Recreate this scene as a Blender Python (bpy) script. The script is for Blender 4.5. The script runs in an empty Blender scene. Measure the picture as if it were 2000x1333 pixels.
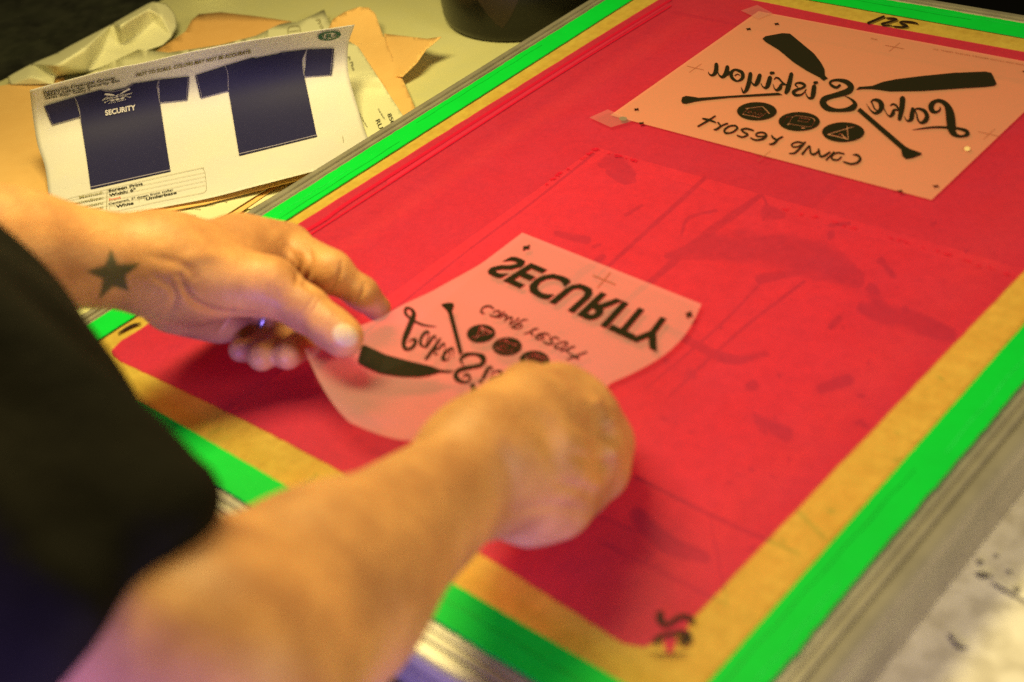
import bpy, bmesh, math, random
import numpy as np
from mathutils import Vector, Matrix
from mathutils.geometry import delaunay_2d_cdt
random.seed(7); np.random.seed(7)
S = bpy.context.scene
COL = S.collection

# ------------------------------------------------------------------ camera
CAM = np.array([0.78417155, -0.29303423, 0.51368505])
RT = np.array([0.73535493, 0.66008929, -0.15341206])
UP = np.array([-0.3060718, 0.52547104, 0.79385152])
FW = np.array([-0.60462648, 0.53680752, -0.58844244])
FPX = 2652.7
cd = bpy.data.cameras.new('camera'); cam = bpy.data.objects.new('camera', cd); COL.objects.link(cam)
cam.matrix_world = Matrix(((RT[0], UP[0], -FW[0], CAM[0]), (RT[1], UP[1], -FW[1], CAM[1]), (RT[2], UP[2], -FW[2], CAM[2]), (0, 0, 0, 1)))
cd.sensor_width = 36; cd.lens = FPX / 2000 * 36; cd.clip_start = 0.02; cd.clip_end = 60
cd.dof.use_dof = True; cd.dof.focus_distance = 1.16; cd.dof.aperture_fstop = 4.6
S.camera = cam

# ------------------------------------------------------------------ light
S.view_settings.view_transform = 'Standard'; S.view_settings.look = 'None'
S.view_settings.exposure = 0.16; S.view_settings.gamma = 1
w = bpy.data.worlds.new('World'); S.world = w; w.use_nodes = True
w.node_tree.nodes['Background'].inputs[0].default_value = (1.0, 0.8, 0.42, 1)
w.node_tree.nodes['Background'].inputs[1].default_value = 0.04
def area(name, loc, target, sx, sy, power, color):
    l = bpy.data.lights.new(name, 'AREA'); l.shape = 'RECTANGLE'; l.size = sx; l.size_y = sy
    l.energy = power; l.color = color
    o = bpy.data.objects.new(name, l); COL.objects.link(o); o.location = loc
    o.rotation_euler = (Vector(target) - Vector(loc)).to_track_quat('-Z', 'Y').to_euler(); return o
area('yellow_lamp', (-0.02, 0.19, 0.70), (0.10, 0.12, 0), 0.42, 0.24, 8.8, (1.0, 0.82, 0.31))
area('yellow_lamp', (1.50, 0.28, 0.62), (0.72, 0.08, -0.04), 0.50, 0.30, 9.0, (1.0, 0.84, 0.42))
area('blue_light', (0.64, -0.72, 0.07), (0.32, 0.08, 0.03), 0.40, 0.12, 8.0, (0.36, 0.24, 1.0))  # bluish light from the near side, its source unseen

try:
    S.cycles.use_denoising = False
    S.cycles.max_bounces = 8; S.cycles.transparent_max_bounces = 16
except Exception: pass

# ------------------------------------------------------------------ geometry helpers
def U(u, v, z=0.0):
    r = FW + RT * ((u - 1000) / FPX) - UP * ((v - 666.5) / FPX)
    return CAM + r * ((z - CAM[2]) / r[2])
def D(u, v, d):
    return CAM + d * (FW + RT * ((u - 1000) / FPX) - UP * ((v - 666.5) / FPX))
def PX(p):
    q = np.asarray(p) - CAM; d = q @ FW
    return np.stack([1000 + FPX * (q @ RT) / d, 666.5 - FPX * (q @ UP) / d], -1)

def link(name, verts, faces, m, parent=None, smooth=False):
    me = bpy.data.meshes.new(name); me.from_pydata([tuple(map(float, p)) for p in verts], [], [tuple(map(int, f)) for f in faces]); me.update()
    if m is not None: me.materials.append(m)
    if smooth: me.polygons.foreach_set('use_smooth', [True] * len(me.polygons))
    o = bpy.data.objects.new(name, me); COL.objects.link(o)
    if parent is not None:
        o.parent = parent; o.matrix_parent_inverse = parent.matrix_world.inverted()
    return o
def tag(o, label=None, cat=None, group=None, kind=None):
    if label: o['label'] = label
    if cat: o['category'] = cat
    if group: o['group'] = group
    if kind: o['kind'] = kind
    return o
def empty(name, loc):
    o = bpy.data.objects.new(name, None); COL.objects.link(o); o.location = tuple(loc); o.empty_display_size = .02
    o.matrix_world = Matrix.Translation(Vector(tuple(loc))); return o

def catmull(pts, n=6, closed=False):
    P = np.array(pts, float)
    if len(P) < 3 and not closed:
        return np.array([P[0] + (P[1] - P[0]) * t for t in np.linspace(0, 1, n + 1)])
    if closed: Q = np.vstack([P[-1], P, P[0], P[1]])
    else: Q = np.vstack([2 * P[0] - P[1], P, 2 * P[-1] - P[-2]])
    out = []
    for i in range(1, len(Q) - 2):
        p0, p1, p2, p3 = Q[i - 1:i + 3]
        for t in np.arange(n) / n:
            out.append(.5 * ((2 * p1) + (p2 - p0) * t + (2 * p0 - 5 * p1 + 4 * p2 - p3) * t * t + (3 * p1 - p0 - 3 * p2 + p3) * t ** 3))
    if not closed: out.append(Q[-2])
    return np.array(out)
def stroke_polys(pts, n=5, closed=False, cap=6):
    """variable width stroke (x, y, w) -> list of convex polygons (quads + end discs)"""
    c = catmull(pts, n, closed)
    xy, wd = c[:, :2], np.maximum(c[:, 2], .3)
    if closed: xy = np.vstack([xy, xy[:1]]); wd = np.append(wd, wd[0])
    out = []
    for i in range(len(xy) - 1):
        a, b = xy[i], xy[i + 1]; d = b - a; L = np.hypot(*d)
        if L < 1e-6: continue
        nn = np.array([-d[1], d[0]]) / L
        out.append(np.array([a + nn * wd[i] / 2, a - nn * wd[i] / 2, b - nn * wd[i + 1] / 2, b + nn * wd[i + 1] / 2]))
    k = range(0, len(xy), 1)
    for i in k:
        if wd[i] > .6:
            an = np.linspace(0, 2 * math.pi, 9)[:-1]
            out.append(xy[i] + np.stack([np.cos(an), np.sin(an)], 1) * wd[i] / 2)
    return out
def inside(poly, pts):
    x, y = pts[:, 0], pts[:, 1]; r = np.zeros(len(pts), bool); n = len(poly); j = n - 1
    for i in range(n):
        xi, yi = poly[i]; xj, yj = poly[j]
        if yi != yj:
            c = ((yi > y) != (yj > y)) & (x < (xj - xi) * (y - yi) / (yj - yi) + xi); r ^= c
        j = i
    return r
def fill2d(pos, neg=()):
    """union of polygons minus union of polygons, triangulated"""
    vs, es = [], []
    for p in list(pos) + list(neg):
        b = len(vs); vs += [Vector((float(q[0]), float(q[1]))) for q in p]
        es += [(b + i, b + (i + 1) % len(p)) for i in range(len(p))]
    r = delaunay_2d_cdt(vs, es, [], 0, 1e-5)
    V = np.array([(v.x, v.y) for v in r[0]]); F = [f for f in r[2]]
    cen = np.array([V[list(f)].mean(0) for f in F])
    k = np.zeros(len(F), bool)
    for p in pos: k |= inside(p, cen)
    for p in neg: k &= ~inside(p, cen)
    return V, [tuple(f) for f, q in zip(F, k) if q]
def art(name, V, F, surf, m, parent):
    """flat 2-D art laid on a surface: surf maps an (n,2) array to 3-D points"""
    P = np.array([surf(q) for q in V])
    F2 = []
    for f in F:
        a, b, c = P[f[0]], P[f[1]], P[f[2]]
        F2.append(f if np.cross(b - a, c - a) @ (CAM - a) > 0 else tuple(reversed(f)))
    return link(name, P, F2, m, parent)

# text as 2-D triangles in unit space (cap height 1)
_tc = {}
CAPH = 1.0
def text2d(s, bold=0.0, shear=0.0, spacing=1.0):
    key = (s, bold, shear, spacing)
    if key in _tc: return _tc[key]
    cu = bpy.data.curves.new('t', 'FONT'); cu.body = s; cu.size = 1; cu.resolution_u = 3; cu.shear = shear
    cu.space_character = spacing; cu.offset = bold; cu.fill_mode = 'FRONT'
    o = bpy.data.objects.new('t', cu); COL.objects.link(o)
    bpy.context.view_layer.update()
    dg = bpy.context.evaluated_depsgraph_get()
    me = bpy.data.meshes.new_from_object(o.evaluated_get(dg))
    V = np.array([v.co[:2] for v in me.vertices]); F = []
    me.calc_loop_triangles()
    F = [tuple(t.vertices) for t in me.loop_triangles]
    bpy.data.objects.remove(o); bpy.data.curves.remove(cu); bpy.data.meshes.remove(me)
    V = V - [V[:, 0].min(), 0]
    V = V / np.array([V[:, 0].max(), CAPH])
    _tc[key] = (V, F); return V, F
CAPH = float(text2d('E')[0][:, 1].max()); _tc.clear(); print('CAPH', CAPH)
def text_px(s, a, b, h, bold=0.02, shear=0.0, updir=None):
    """text from pixel a to pixel b (baseline), cap height h pixels"""
    V, F = text2d(s, bold, shear)
    a = np.array(a, float); b = np.array(b, float); d = b - a
    up = np.array(updir if updir is not None else (-.12, -1.), float); up = up / np.hypot(*up)
    return a + V[:, :1] * d + V[:, 1:] * h * up, F

# ------------------------------------------------------------------ materials
def mat(name, color, rough=.6, spec=.4, noise=None, bump=None, sheen=0, metal=0, sss=0, coat=0):
    m = bpy.data.materials.new(name); m.use_nodes = True; nt = m.node_tree; b = nt.nodes['Principled BSDF']
    b.inputs['Base Color'].default_value = (*color, 1); b.inputs['Roughness'].default_value = rough
    b.inputs['Specular IOR Level'].default_value = spec; b.inputs['Metallic'].default_value = metal
    if coat: b.inputs['Coat Weight'].default_value = coat; b.inputs['Coat Roughness'].default_value = .2
    if sss:
        b.inputs['Subsurface Weight'].default_value = sss; b.inputs['Subsurface Radius'].default_value = (.010, .004, .002); b.inputs['Subsurface Scale'].default_value = .6
    tc = nt.nodes.new('ShaderNodeTexCoord')
    if noise:
        for (scale, amt, col2, detail) in noise if isinstance(noise, list) else [noise]:
            n = nt.nodes.new('ShaderNodeTexNoise'); n.inputs['Scale'].default_value = scale; n.inputs['Detail'].default_value = detail
            r = nt.nodes.new('ShaderNodeValToRGB'); r.color_ramp.elements[0].position = .42; r.color_ramp.elements[1].position = .62
            mx = nt.nodes.new('ShaderNodeMix'); mx.data_type = 'RGBA'
            nt.links.new(tc.outputs['Object'], n.inputs['Vector']); nt.links.new(n.outputs['Fac'], r.inputs[0])
            ml = nt.nodes.new('ShaderNodeMath'); ml.operation = 'MULTIPLY'; ml.inputs[1].default_value = amt
            nt.links.new(r.outputs[0], ml.inputs[0]); nt.links.new(ml.outputs[0], mx.inputs[0])
            src = b.inputs['Base Color'].links[0].from_socket if b.inputs['Base Color'].links else None
            if src: nt.links.new(src, mx.inputs[6])
            else: mx.inputs[6].default_value = (*color, 1)
            mx.inputs[7].default_value = (*col2, 1); nt.links.new(mx.outputs[2], b.inputs['Base Color'])
    if bump:
        n = nt.nodes.new('ShaderNodeTexNoise'); n.inputs['Scale'].default_value = bump[0]; n.inputs['Detail'].default_value = 6
        bp = nt.nodes.new('ShaderNodeBump'); bp.inputs['Strength'].default_value = bump[1]; bp.inputs['Distance'].default_value = bump[2]
        nt.links.new(tc.outputs['Object'], n.inputs['Vector']); nt.links.new(n.outputs['Fac'], bp.inputs['Height']); nt.links.new(bp.outputs[0], b.inputs['Normal'])
    return m
def clear(name, diff, trans, mixf, rough=.3, gloss=.06, noise=None, cn=None, soft=False):
    """thin translucent sheet: mixf = share of opaque diffuse"""
    m = bpy.data.materials.new(name); m.use_nodes = True; nt = m.node_tree; b = nt.nodes['Principled BSDF']
    b.inputs['Base Color'].default_value = (*diff, 1); b.inputs['Roughness'].default_value = rough; b.inputs['Specular IOR Level'].default_value = gloss
    t = nt.nodes.new('ShaderNodeBsdfTransparent'); t.inputs[0].default_value = (*trans, 1)
    mx = nt.nodes.new('ShaderNodeMixShader'); mx.inputs[0].default_value = mixf
    nt.links.new(t.outputs[0], mx.inputs[1]); nt.links.new(b.outputs[0], mx.inputs[2]); nt.links.new(mx.outputs[0], nt.nodes['Material Output'].inputs[0])
    if cn:
        tc = nt.nodes.new('ShaderNodeTexCoord'); prev = None
        for sc_, am, c2 in cn:
            n = nt.nodes.new('ShaderNodeTexNoise'); n.inputs['Scale'].default_value = sc_; n.inputs['Detail'].default_value = 6; n.inputs['Roughness'].default_value = .65
            nt.links.new(tc.outputs['Object'], n.inputs['Vector'])
            mr = nt.nodes.new('ShaderNodeMapRange'); mr.inputs[1].default_value = .4; mr.inputs[2].default_value = .68; mr.inputs[4].default_value = am; nt.links.new(n.outputs['Fac'], mr.inputs[0])
            x = nt.nodes.new('ShaderNodeMix'); x.data_type = 'RGBA'; nt.links.new(mr.outputs[0], x.inputs[0]); x.inputs[7].default_value = (*c2, 1)
            if prev: nt.links.new(prev, x.inputs[6])
            else: x.inputs[6].default_value = (*diff, 1)
            prev = x.outputs[2]
        nt.links.new(prev, b.inputs['Base Color'])
    if noise:
        tc = nt.nodes.new('ShaderNodeTexCoord'); n = nt.nodes.new('ShaderNodeTexNoise'); n.inputs['Scale'].default_value = noise[0]; n.inputs['Detail'].default_value = 5
        mr = nt.nodes.new('ShaderNodeMapRange'); mr.inputs[1].default_value = .3; mr.inputs[2].default_value = .7; mr.inputs[3].default_value = mixf - noise[1]; mr.inputs[4].default_value = mixf + noise[1]
        nt.links.new(tc.outputs['Object'], n.inputs['Vector']); nt.links.new(n.outputs['Fac'], mr.inputs[0]); nt.links.new(mr.outputs[0], mx.inputs[0])
        if soft:
            a_ = nt.nodes.new('ShaderNodeAttribute'); a_.attribute_name = 'soft'; ml = nt.nodes.new('ShaderNodeMath'); ml.operation = 'MULTIPLY'; ml.use_clamp = True
            nt.links.new(mr.outputs[0], ml.inputs[0]); nt.links.new(a_.outputs['Fac'], ml.inputs[1]); nt.links.new(ml.outputs[0], mx.inputs[0])
    return m
M = dict(
    table=mat('cream_table', (.64, .62, .36), .5, .3, [(14, .35, (.60, .60, .34), 4), (60, .25, (.68, .64, .30), 6)]),
    board=mat('white_board', (.93, .88, .74), .5, .4, [(7, .40, (.70, .64, .50), 6), (24, .36, (.54, .48, .32), 9), (80, .38, (.34, .29, .18), 9)]),
    rim=mat('board_rim', (.95, .92, .80), .5, .3, [(60, .4, (.75, .70, .5), 8)]),
    stain=clear('dried_ink_stain', (.06, .05, .03), (1, 1, 1), 1.25, .8, .1, (55, .8), soft=True),
    tan=mat('tan_added_sheet', (.36, .18, .06), .7, .2, (25, .3, (.30, .16, .06), 4)),
    dark=mat('dark_mat', (.030, .034, .020), .55, .4, [(18, .9, (.012, .013, .009), 6), (55, .35, (.075, .078, .055), 8)], (60, .5, .004)),
    floor=mat('floor', (.012, .012, .012), .8, .2),
    alu=mat('aluminium', (.36, .33, .28), .42, .5, [(40, .5, (.24, .22, .19), 6)], metal=.4),
    green=mat('green_tape', (.0010, .56, .045), .6, .12, [(30, .4, (.001, .48, .04), 5), (220, .3, (.002, .50, .04), 6)], (140, .3, .001)),
    mesh=clear('yellow_mesh', (.98, .71, .15), (1, .98, .55), .48, .6, .1, cn=[(30, .40, (.80, .46, .07)), (130, .42, (.56, .35, .06))]),
    emul=clear('red_emulsion', (.82, .080, .25), (.90, .17, .30), .26, .45, .35, (30, .02), cn=[(14, .35, (.60, .05, .19)), (420, .4, (.50, .04, .16))]),
    emul2=clear('red_emulsion_line', (.62, .010, .06), (.9, .05, .06), .7, .5, .2),
    emul3=clear('red_emulsion_pale', (.90, .08, .24), (1, .2, .3), .30, .5, .2),
    film=clear('clear_film', (.97, .52, .36), (.97, .92, .88), .42, .22, .5),
    film2=clear('clear_film_held', (.95, .52, .60), (.97, .93, .92), .32, .13, .9),
    tapec=clear('clear_tape', (.70, .40, .42), (.97, .92, .9), .20, .3, .4),
    ink=mat('black_ink', (.012, .011, .007), .30, .5),
    fink=clear('film_ink', (.016, .014, .006), (.2, .1, .06), .93, .22, .55),
    marker=clear('marker_ink', (.012, .008, .006), (.25, .1, .05), .88, .6, .2),
    paper=mat('white_paper', (.66, .63, .68), .55, .4, (30, .2, (.77, .73, .62), 3)),
    form=mat('form_paper', (.72, .70, .50), .7, .2, (30, .2, (.68, .66, .46), 3)),
    manila=mat('manila', (.78, .44, .17), .7, .2, (60, .3, (.70, .38, .13), 5)),
    manila2=mat('manila_light', (.82, .50, .20), .7, .2, (60, .3, (.76, .44, .16), 5)),
    navy=mat('navy_print', (.010, .009, .070), .68, .4),
    seam=mat('seam_line', (.30, .27, .42), .5, .3),
    white=mat('white_print', (.66, .62, .70), .5, .3),
    ginkl=mat('green_print', (.01, .09, .06), .5, .3),
    olive=mat('olive_print', (.13, .10, .01), .5, .3),
    redp=mat('red_print', (.75, .08, .03), .5, .3),
    greyp=mat('grey_print', (.30, .27, .16), .6, .2),
    txt=mat('text_print', (.03, .028, .02), .6, .2),
    black=mat('black_plastic', (.006, .006, .004), .32, .35),
    cup=mat('white_cup', (.70, .70, .55), .35, .5),
    blue=mat('blue_rail', (.02, .04, .30), .35, .5, (30, .3, (.015, .03, .22), 4)),
    yel=mat('yellow_strip', (.45, .42, .05), .5, .4),
    silver=mat('silver', (.55, .55, .58), .42, .5, metal=1),
    shirt=mat('black_cotton', (.006, .0052, .0035), .9, .08, (25, .5, (.010, .0085, .005), 6), (45, .35, .01)),
    grey=mat('grey_card', (.15, .16, .11), .7, .2),
    maroon=mat('brown_reflection', (.022, .013, .007), .5, .4),
)

# ------------------------------------------------------------------ sheets
def extruded(name, outline, z, m, parent=None, th=.0006, dens=None):
    """sheet from a pixel outline; z a number or function of pixel; real thickness"""
    zf = z if callable(z) else (lambda q: z)
    o = np.array(outline, float)
    if dens:
        xs = np.arange(o[:, 0].min(), o[:, 0].max(), dens); ys = np.arange(o[:, 1].min(), o[:, 1].max(), dens)
        g = np.array([(x, y) for x in xs for y in ys]) + .01
        g = g[inside(o, g)]
    else: g = np.zeros((0, 2))
    o2 = []
    for i in range(len(o)):
        a, b = o[i], o[(i + 1) % len(o)]; k = max(1, int(np.hypot(*(b - a)) / (dens or 1e9)))
        o2 += [a + (b - a) * t / k for t in range(k)]
    o2 = np.array(o2)
    vs = [Vector(map(float, q)) for q in np.vstack([o2, g])] if len(g) else [Vector(map(float, q)) for q in o2]
    n = len(o2); r = delaunay_2d_cdt(vs, [(i, (i + 1) % n) for i in range(n)], [], 0, 1e-5)
    V = np.array([(v.x, v.y) for v in r[0]]); F = [tuple(f) for f in r[2]]
    cen = np.array([V[list(f)].mean(0) for f in F]); k = inside(o2, cen); F = [f for f, q in zip(F, k) if q]
    T = np.array([U(q[0], q[1], zf(q)) for q in V]); Bm = T - [0, 0, th]; N = len(V)
    Ft = []
    for f in F:
        a, b, c = T[f[0]], T[f[1]], T[f[2]]
        Ft.append(f if np.cross(b - a, c - a)[2] > 0 else tuple(reversed(f)))
    ed = {}
    for f in Ft:
        for i in range(3):
            e = (f[i], f[(i + 1) % 3]); ed[e] = 1
    side = [(b, a, a + N, b + N) for (a, b) in ed if (b, a) not in ed]
    Fb = [tuple(N + q for q in reversed(f)) for f in Ft]
    return link(name, np.vstack([T, Bm]), Ft + Fb + side, m, parent, smooth=bool(dens))
def wbox(name, x0, x1, y0, y1, z0, z1, m, parent=None):
    v = [(x, y, z) for z in (z0, z1) for y in (y0, y1) for x in (x0, x1)]
    f = [(0, 2, 3, 1), (4, 5, 7, 6), (0, 1, 5, 4), (2, 6, 7, 3), (0, 4, 6, 2), (1, 3, 7, 5)]
    return link(name, v, f, m, parent)

# ================================================================== SETTING
ZT = -.0450
fl = wbox('floor', -6, 6, -6, 6, -.96, -.9, M['floor']); tag(fl, kind='structure')
# cream work table: its far left edge runs along the dark mat
tb = extruded('table', [(-2000, 700), (-300, 290), (0, 160), (362, -22), (1400, -24), (1500, -10), (3200, 200), (3200, 2600), (-2000, 2600)], ZT, M['table'], th=.03)
tag(tb, kind='structure')
mt = extruded('floor_mat', [(-900, 600), (-900, -500), (420, -260), (420, -20), (0, 175), (-300, 330)], ZT - .035, M['dark'], th=.02)
tag(mt, 'dark scuffed black green mat beyond the pile of papers', 'mat')
tn = wbox('added_tan_sheet', -.043, .30, -.03, .72, ZT, ZT + .0012, M['tan'])  # added sheet: gives the darker tone through the mesh outside the board
tag(tn, 'thin tan sheet added under the left and far side of the screen', 'backing sheet')  # added for its darker tone, not a known backing
bd = wbox('light_board', .096, 1.6, -.60, .452, ZT + .0015, ZT + .0055, M['board'])
tag(bd, 'stained off white board under the screen and right of its frame', 'board')
ZB = ZT + .0055
bs = lambda e: (lambda q: U(q[0], q[1], ZB + e))
def stains(name, lines, e=.0006, m=None, parent=bd):
    for i, l in enumerate(lines):
        c = catmull(l, 5); xy = c[:, :2]; wd = np.maximum(c[:, 2], 1.5); n = len(xy); tg = np.gradient(xy, axis=0); tg /= np.maximum(np.hypot(*tg.T)[:, None], 1e-6)
        e0 = wd[0] * .5; xy = np.vstack([xy[0] - tg[0] * e0, xy, xy[-1] + tg[-1] * wd[-1] * .5]); wd = np.concatenate([[wd[0] * .6], wd, [wd[-1] * .6]]); tg = np.vstack([tg[0], tg, tg[-1]]); n += 2
        nn = np.stack([-tg[:, 1], tg[:, 0]], 1); offs = [-1, -.6, -.2, .2, .6, 1]; al = [0, .55, 1, 1, .55, 0]
        v, a, f = [], [], []
        for k in range(n):
            for o_, q in zip(offs, al):
                p = xy[k] + nn[k] * o_ * wd[k] * .85; v.append(U(p[0], p[1], ZB + e + i * .00002)); a.append(q * (0 if k in (0, n - 1) else 1))
        for k in range(n - 1):
            for j_ in range(5): f.append((k * 6 + j_, (k + 1) * 6 + j_, (k + 1) * 6 + j_ + 1, k * 6 + j_ + 1))
        o = link(name, v, f, m or M['stain'], parent); ca = o.data.color_attributes.new('soft', 'FLOAT_COLOR', 'POINT')
        ca.data.foreach_set('color', np.repeat(np.array(a, np.float32), 4))
stains('stain', [[(1170, 322, 8), (1200, 318, 26), (1235, 345, 14)], [(1185, 335, 6), (1215, 350, 12), (1240, 352, 8)],
    [(1378, 347, 5), (1262, 452, 6), (1160, 545, 4)], [(1488, 380, 6), (1380, 458, 13), (1250, 566, 7), (1180, 620, 3)],
    [(1488, 380, 4), (1497, 400, 4), (1490, 430, 3)], [(1495, 415, 24), (1530, 420, 10)],
    [(1160, 300, 3), (1040, 395, 3), (900, 500, 3), (700, 660, 3)], [(1300, 500, 8), (1420, 480, 40), (1500, 490, 46), (1600, 510, 50), (1680, 548, 22)],
    [(1480, 545, 14), (1560, 530, 10)], [(1680, 600, 18), (1760, 622, 32), (1860, 655, 20)], [(1300, 640, 10), (1420, 700, 14), (1500, 690, 8)], [(1480, 820, 16), (1540, 850, 20)], [(1700, 560, 16), (1720, 600, 20)], [(1240, 1000, 22), (1300, 1060, 26), (1380, 1090, 16)], [(1600, 760, 14), (1660, 740, 18)], [(690, 800, 14), (740, 840, 18)], [(1100, 560, 14), (1180, 500, 8)], [(1085, 455, 8), (1150, 470, 12)], [(1765, 600, 10), (1775, 620, 14)],
    [(1572, 548, 3), (1440, 650, 4), (1300, 780, 2)], [(1490, 548, 2), (1400, 640, 3), (1260, 760, 2)], [(1620, 440, 6), (1660, 436, 4)], [(1622, 458, 16), (1624, 459, 14)],
    [(1720, 505, 8), (1745, 540, 8), (1740, 530, 6)], [(1330, 460, 3), (1345, 425, 4), (1400, 410, 3)],
    [(1345, 730, 14), (1352, 728, 18)], [(1460, 755, 12), (1475, 750, 16)], [(1640, 620, 10), (1620, 640, 6)], [(1220, 420, 4), (1255, 400, 3)],
    [(1560, 1000, 6), (1610, 1050, 7)], [(1240, 930, 3), (1400, 1010, 5), (1560, 1080, 4)], [(1180, 1060, 3), (1300, 1120, 4), (1420, 1180, 4)]])
stains('stain', [[(1745, 900, 6), (1760, 895, 4)], [(1908, 1121, 5), (1920, 1124, 9), (1938, 1126, 3)], [(1912, 1098, 7), (1918, 1100, 5)],
    [(1945, 1085, 5), (1950, 1088, 3)], [(1970, 1116, 6), (1976, 1118, 3)], [(1984, 1150, 8), (1990, 1155, 5)],
    [(1940, 1140, 3), (1975, 1160, 4), (2010, 1180, 3)], [(1855, 1240, 4), (1872, 1262, 7), (1888, 1266, 4)]], m=M['stain'])
rng = np.random.RandomState(3)
def rim(x0, y0, x1, y1, wd, sd):
    r = np.random.RandomState(sd); a = np.array([x0, y0]); b = np.array([x1, y1]); n = 90; d = (b - a) / np.linalg.norm(b - a); nn = np.array([-d[1], d[0]])
    j = r.randn(n + 1) * .0006; v = [(*(a + (b - a) * k / n), ZB + .0002) for k in range(n + 1)] + [(*(a + (b - a) * k / n + nn * (wd + j[k])), ZB + .0002) for k in range(n + 1)]
    return link('rim_tape', v, [(k, k + 1, n + 2 + k, n + 1 + k) for k in range(n)], M['rim'], bd)
rim(.60, .4518, .0965, .4518, .014, 1); rim(.0965, .4376, .0965, -.05, .016, 2)
stains('speck', [[(x, y, s), (x + rng.uniform(2, 7), y + rng.uniform(-3, 3), s * .6)] for x, y, s in
    [(lambda t, o: (2010 - 640 * t + o, 655 + 735 * t + rng.uniform(-8, 8), rng.uniform(3, 7)))(rng.rand(), -rng.uniform(12, 42)) for _ in range(44)]])
stains('speck', [[(x, y, s), (x + rng.uniform(2, 16), y + rng.uniform(-8, 6), s * .5)] for x, y, s in
    [(rng.uniform(1050, 1900), rng.uniform(430, 1150), rng.uniform(2, 8)) for _ in range(46)]])
stains('groove', [[(430, 838, 5), (405, 852, 7), (425, 862, 6), (450, 850, 4)], [(620, 925, 5), (572, 960, 6)], [(1385, 1000, 2), (1420, 1180, 3)], [(1150, 1000, 2), (1390, 1095, 3)]])

# blue rail at the near edge of the bench
rl = empty('bench_rail', (.38, -.075, -.08)); tag(rl, 'glossy blue rail along the near edge of the bench', 'rail')
def rod(name, a, b, r, m, parent, n=20):
    a = np.array(a, float); b = np.array(b, float); d = (b - a) / np.linalg.norm(b - a); x = np.cross(d, [0, 0, 1]); x /= np.linalg.norm(x); y = np.cross(d, x)
    v = []; f = []
    for c in (a, b):
        for i in range(n):
            t = 2 * math.pi * i / n; v.append(c + r * (x * math.cos(t) + y * math.sin(t)))
    for i in range(n): f.append((i, (i + 1) % n, n + (i + 1) % n, n + i))
    f += [tuple(reversed(range(n))), tuple(range(n, 2 * n))]
    return link(name, v, f, m, parent, smooth=True)
rod('top_tube', (-.2, -.063, -.040), (.62, -.063, -.040), .009, M['blue'], rl)
rod('lower_tube', (-.2, -.080, -.060), (.62, -.080, -.060), .012, M['blue'], rl)

# ================================================================== PRINTING SCREEN
WX, WY = .518, .6927
scr = empty('printing_screen', (WX / 2, WY / 2, ZB)); tag(scr, 'aluminium screen printing frame with red emulsion mesh edged in bright green tape', 'printing screen')
def ring(name, prof, m, parent, ax0=0, ay0=0):
    """sweep profile (outward offset d, z) round the opening with mitred corners"""
    v = []; n = len(prof)
    for d, z in prof: v += [(-d, -d, z), (WX + d, -d, z), (WX + d, WY + d, z), (-d, WY + d, z)]
    f = []
    for i in range(n):
        j = (i + 1) % n
        for k in range(4):
            l = (k + 1) % 4; f.append((i * 4 + k, i * 4 + l, j * 4 + l, j * 4 + k))
    o = link(name, v, f, m, parent); bm = bmesh.new(); bm.from_mesh(o.data); bmesh.ops.recalc_face_normals(bm, faces=bm.faces); bm.to_mesh(o.data); bm.free(); return o
zf = ZB + .0003
ring('frame', [(.007, 0), (.0275, 0), (.0280, -.0012), (.0296, -.0012), (.0302, 0), (.0335, 0), (.0340, -.0016), (.0362, -.0016), (.0367, 0), (.0415, -.0003), (.0438, -.0012), (.0450, -.0034),
    (.0450, -.010), (.0436, -.011), (.0436, -.0135), (.0450, -.0145), (.0450, -.0185), (.0440, -.0192), (.0440, -.0205), (.0450, -.0212), (.0450, zf), (.007, zf)], M['alu'], scr)
# yellow mesh and red emulsion
def sheetw(name, pts, z, m, parent, th=.0):
    V, F = fill2d([np.array(pts, float)])
    return art(name, V, F, lambda q: np.array([q[0], q[1], z]), m, parent)
me_ = sheetw('mesh', [(-.006, -.006), (WX + .006, -.006), (WX + .006, WY + .006), (-.006, WY + .006)], .0004, M['mesh'], scr)
em = [(.0245, .0210)]
for t in np.linspace(0, 1, 60)[1:-1]: em.append((.028 + .45 * t, .0190 + .0085 * math.sin(math.pi * t) + random.uniform(-.0003, .0003)))
em += [(.4800, .0235), (.4870, .040)]
for t in np.linspace(0, 1, 60)[1:-1]: em.append((.4885 + .0085 * t + random.uniform(-.0003, .0003), .045 + .62 * t))
em += [(.4965, .6705), (.36, .6710), (.22, .6705), (.12, .6745), (.0350, .6740), (.0232, .6690)]
for t in np.linspace(0, 1, 60)[1:-1]: em.append((.0232 - .0115 * t ** .9 + random.uniform(-.0003, .0003), .66 - .46 * t))
em += [(.0110, .150), (.0125, .100), (.0118, .070), (.0150, .066), (.0160, .050), (.0150, .034), (.0185, .0235)]
em_o = sheetw('emulsion', em, .0011, M['emul'], scr)
up0 = lambda e: (lambda q: U(q[0], q[1], e))
def strokes(name, lines, e, m, parent, neg=(), surf=None, n=5):
    if name in ('seam', 'emulsion_crumb', 'table_line', 'coating_line', 'marker_stroke', 'box') and len(lines) > 1:
        for i, l in enumerate(lines):
            sf = (lambda q, i=i: (surf or up0(e))(q) + np.array([0, 0, i * .00001])); strokes(name, [l], e, m, parent, neg, sf, n)
        return
    pos = []
    for l in lines: pos += stroke_polys(l, n)
    V, F = fill2d(pos, neg); return art(name, V, F, surf or up0(e), m, parent)
strokes('coating_line', [[(310, 612, 4), (603, 448, 6), (700, 383, 6), (1050, 160, 5), (1310, 0, 4)], [(600, 462, 3), (700, 398, 3), (1050, 172, 3), (1310, 12, 3)]], .0016, M['emul2'], scr, n=14)
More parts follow.
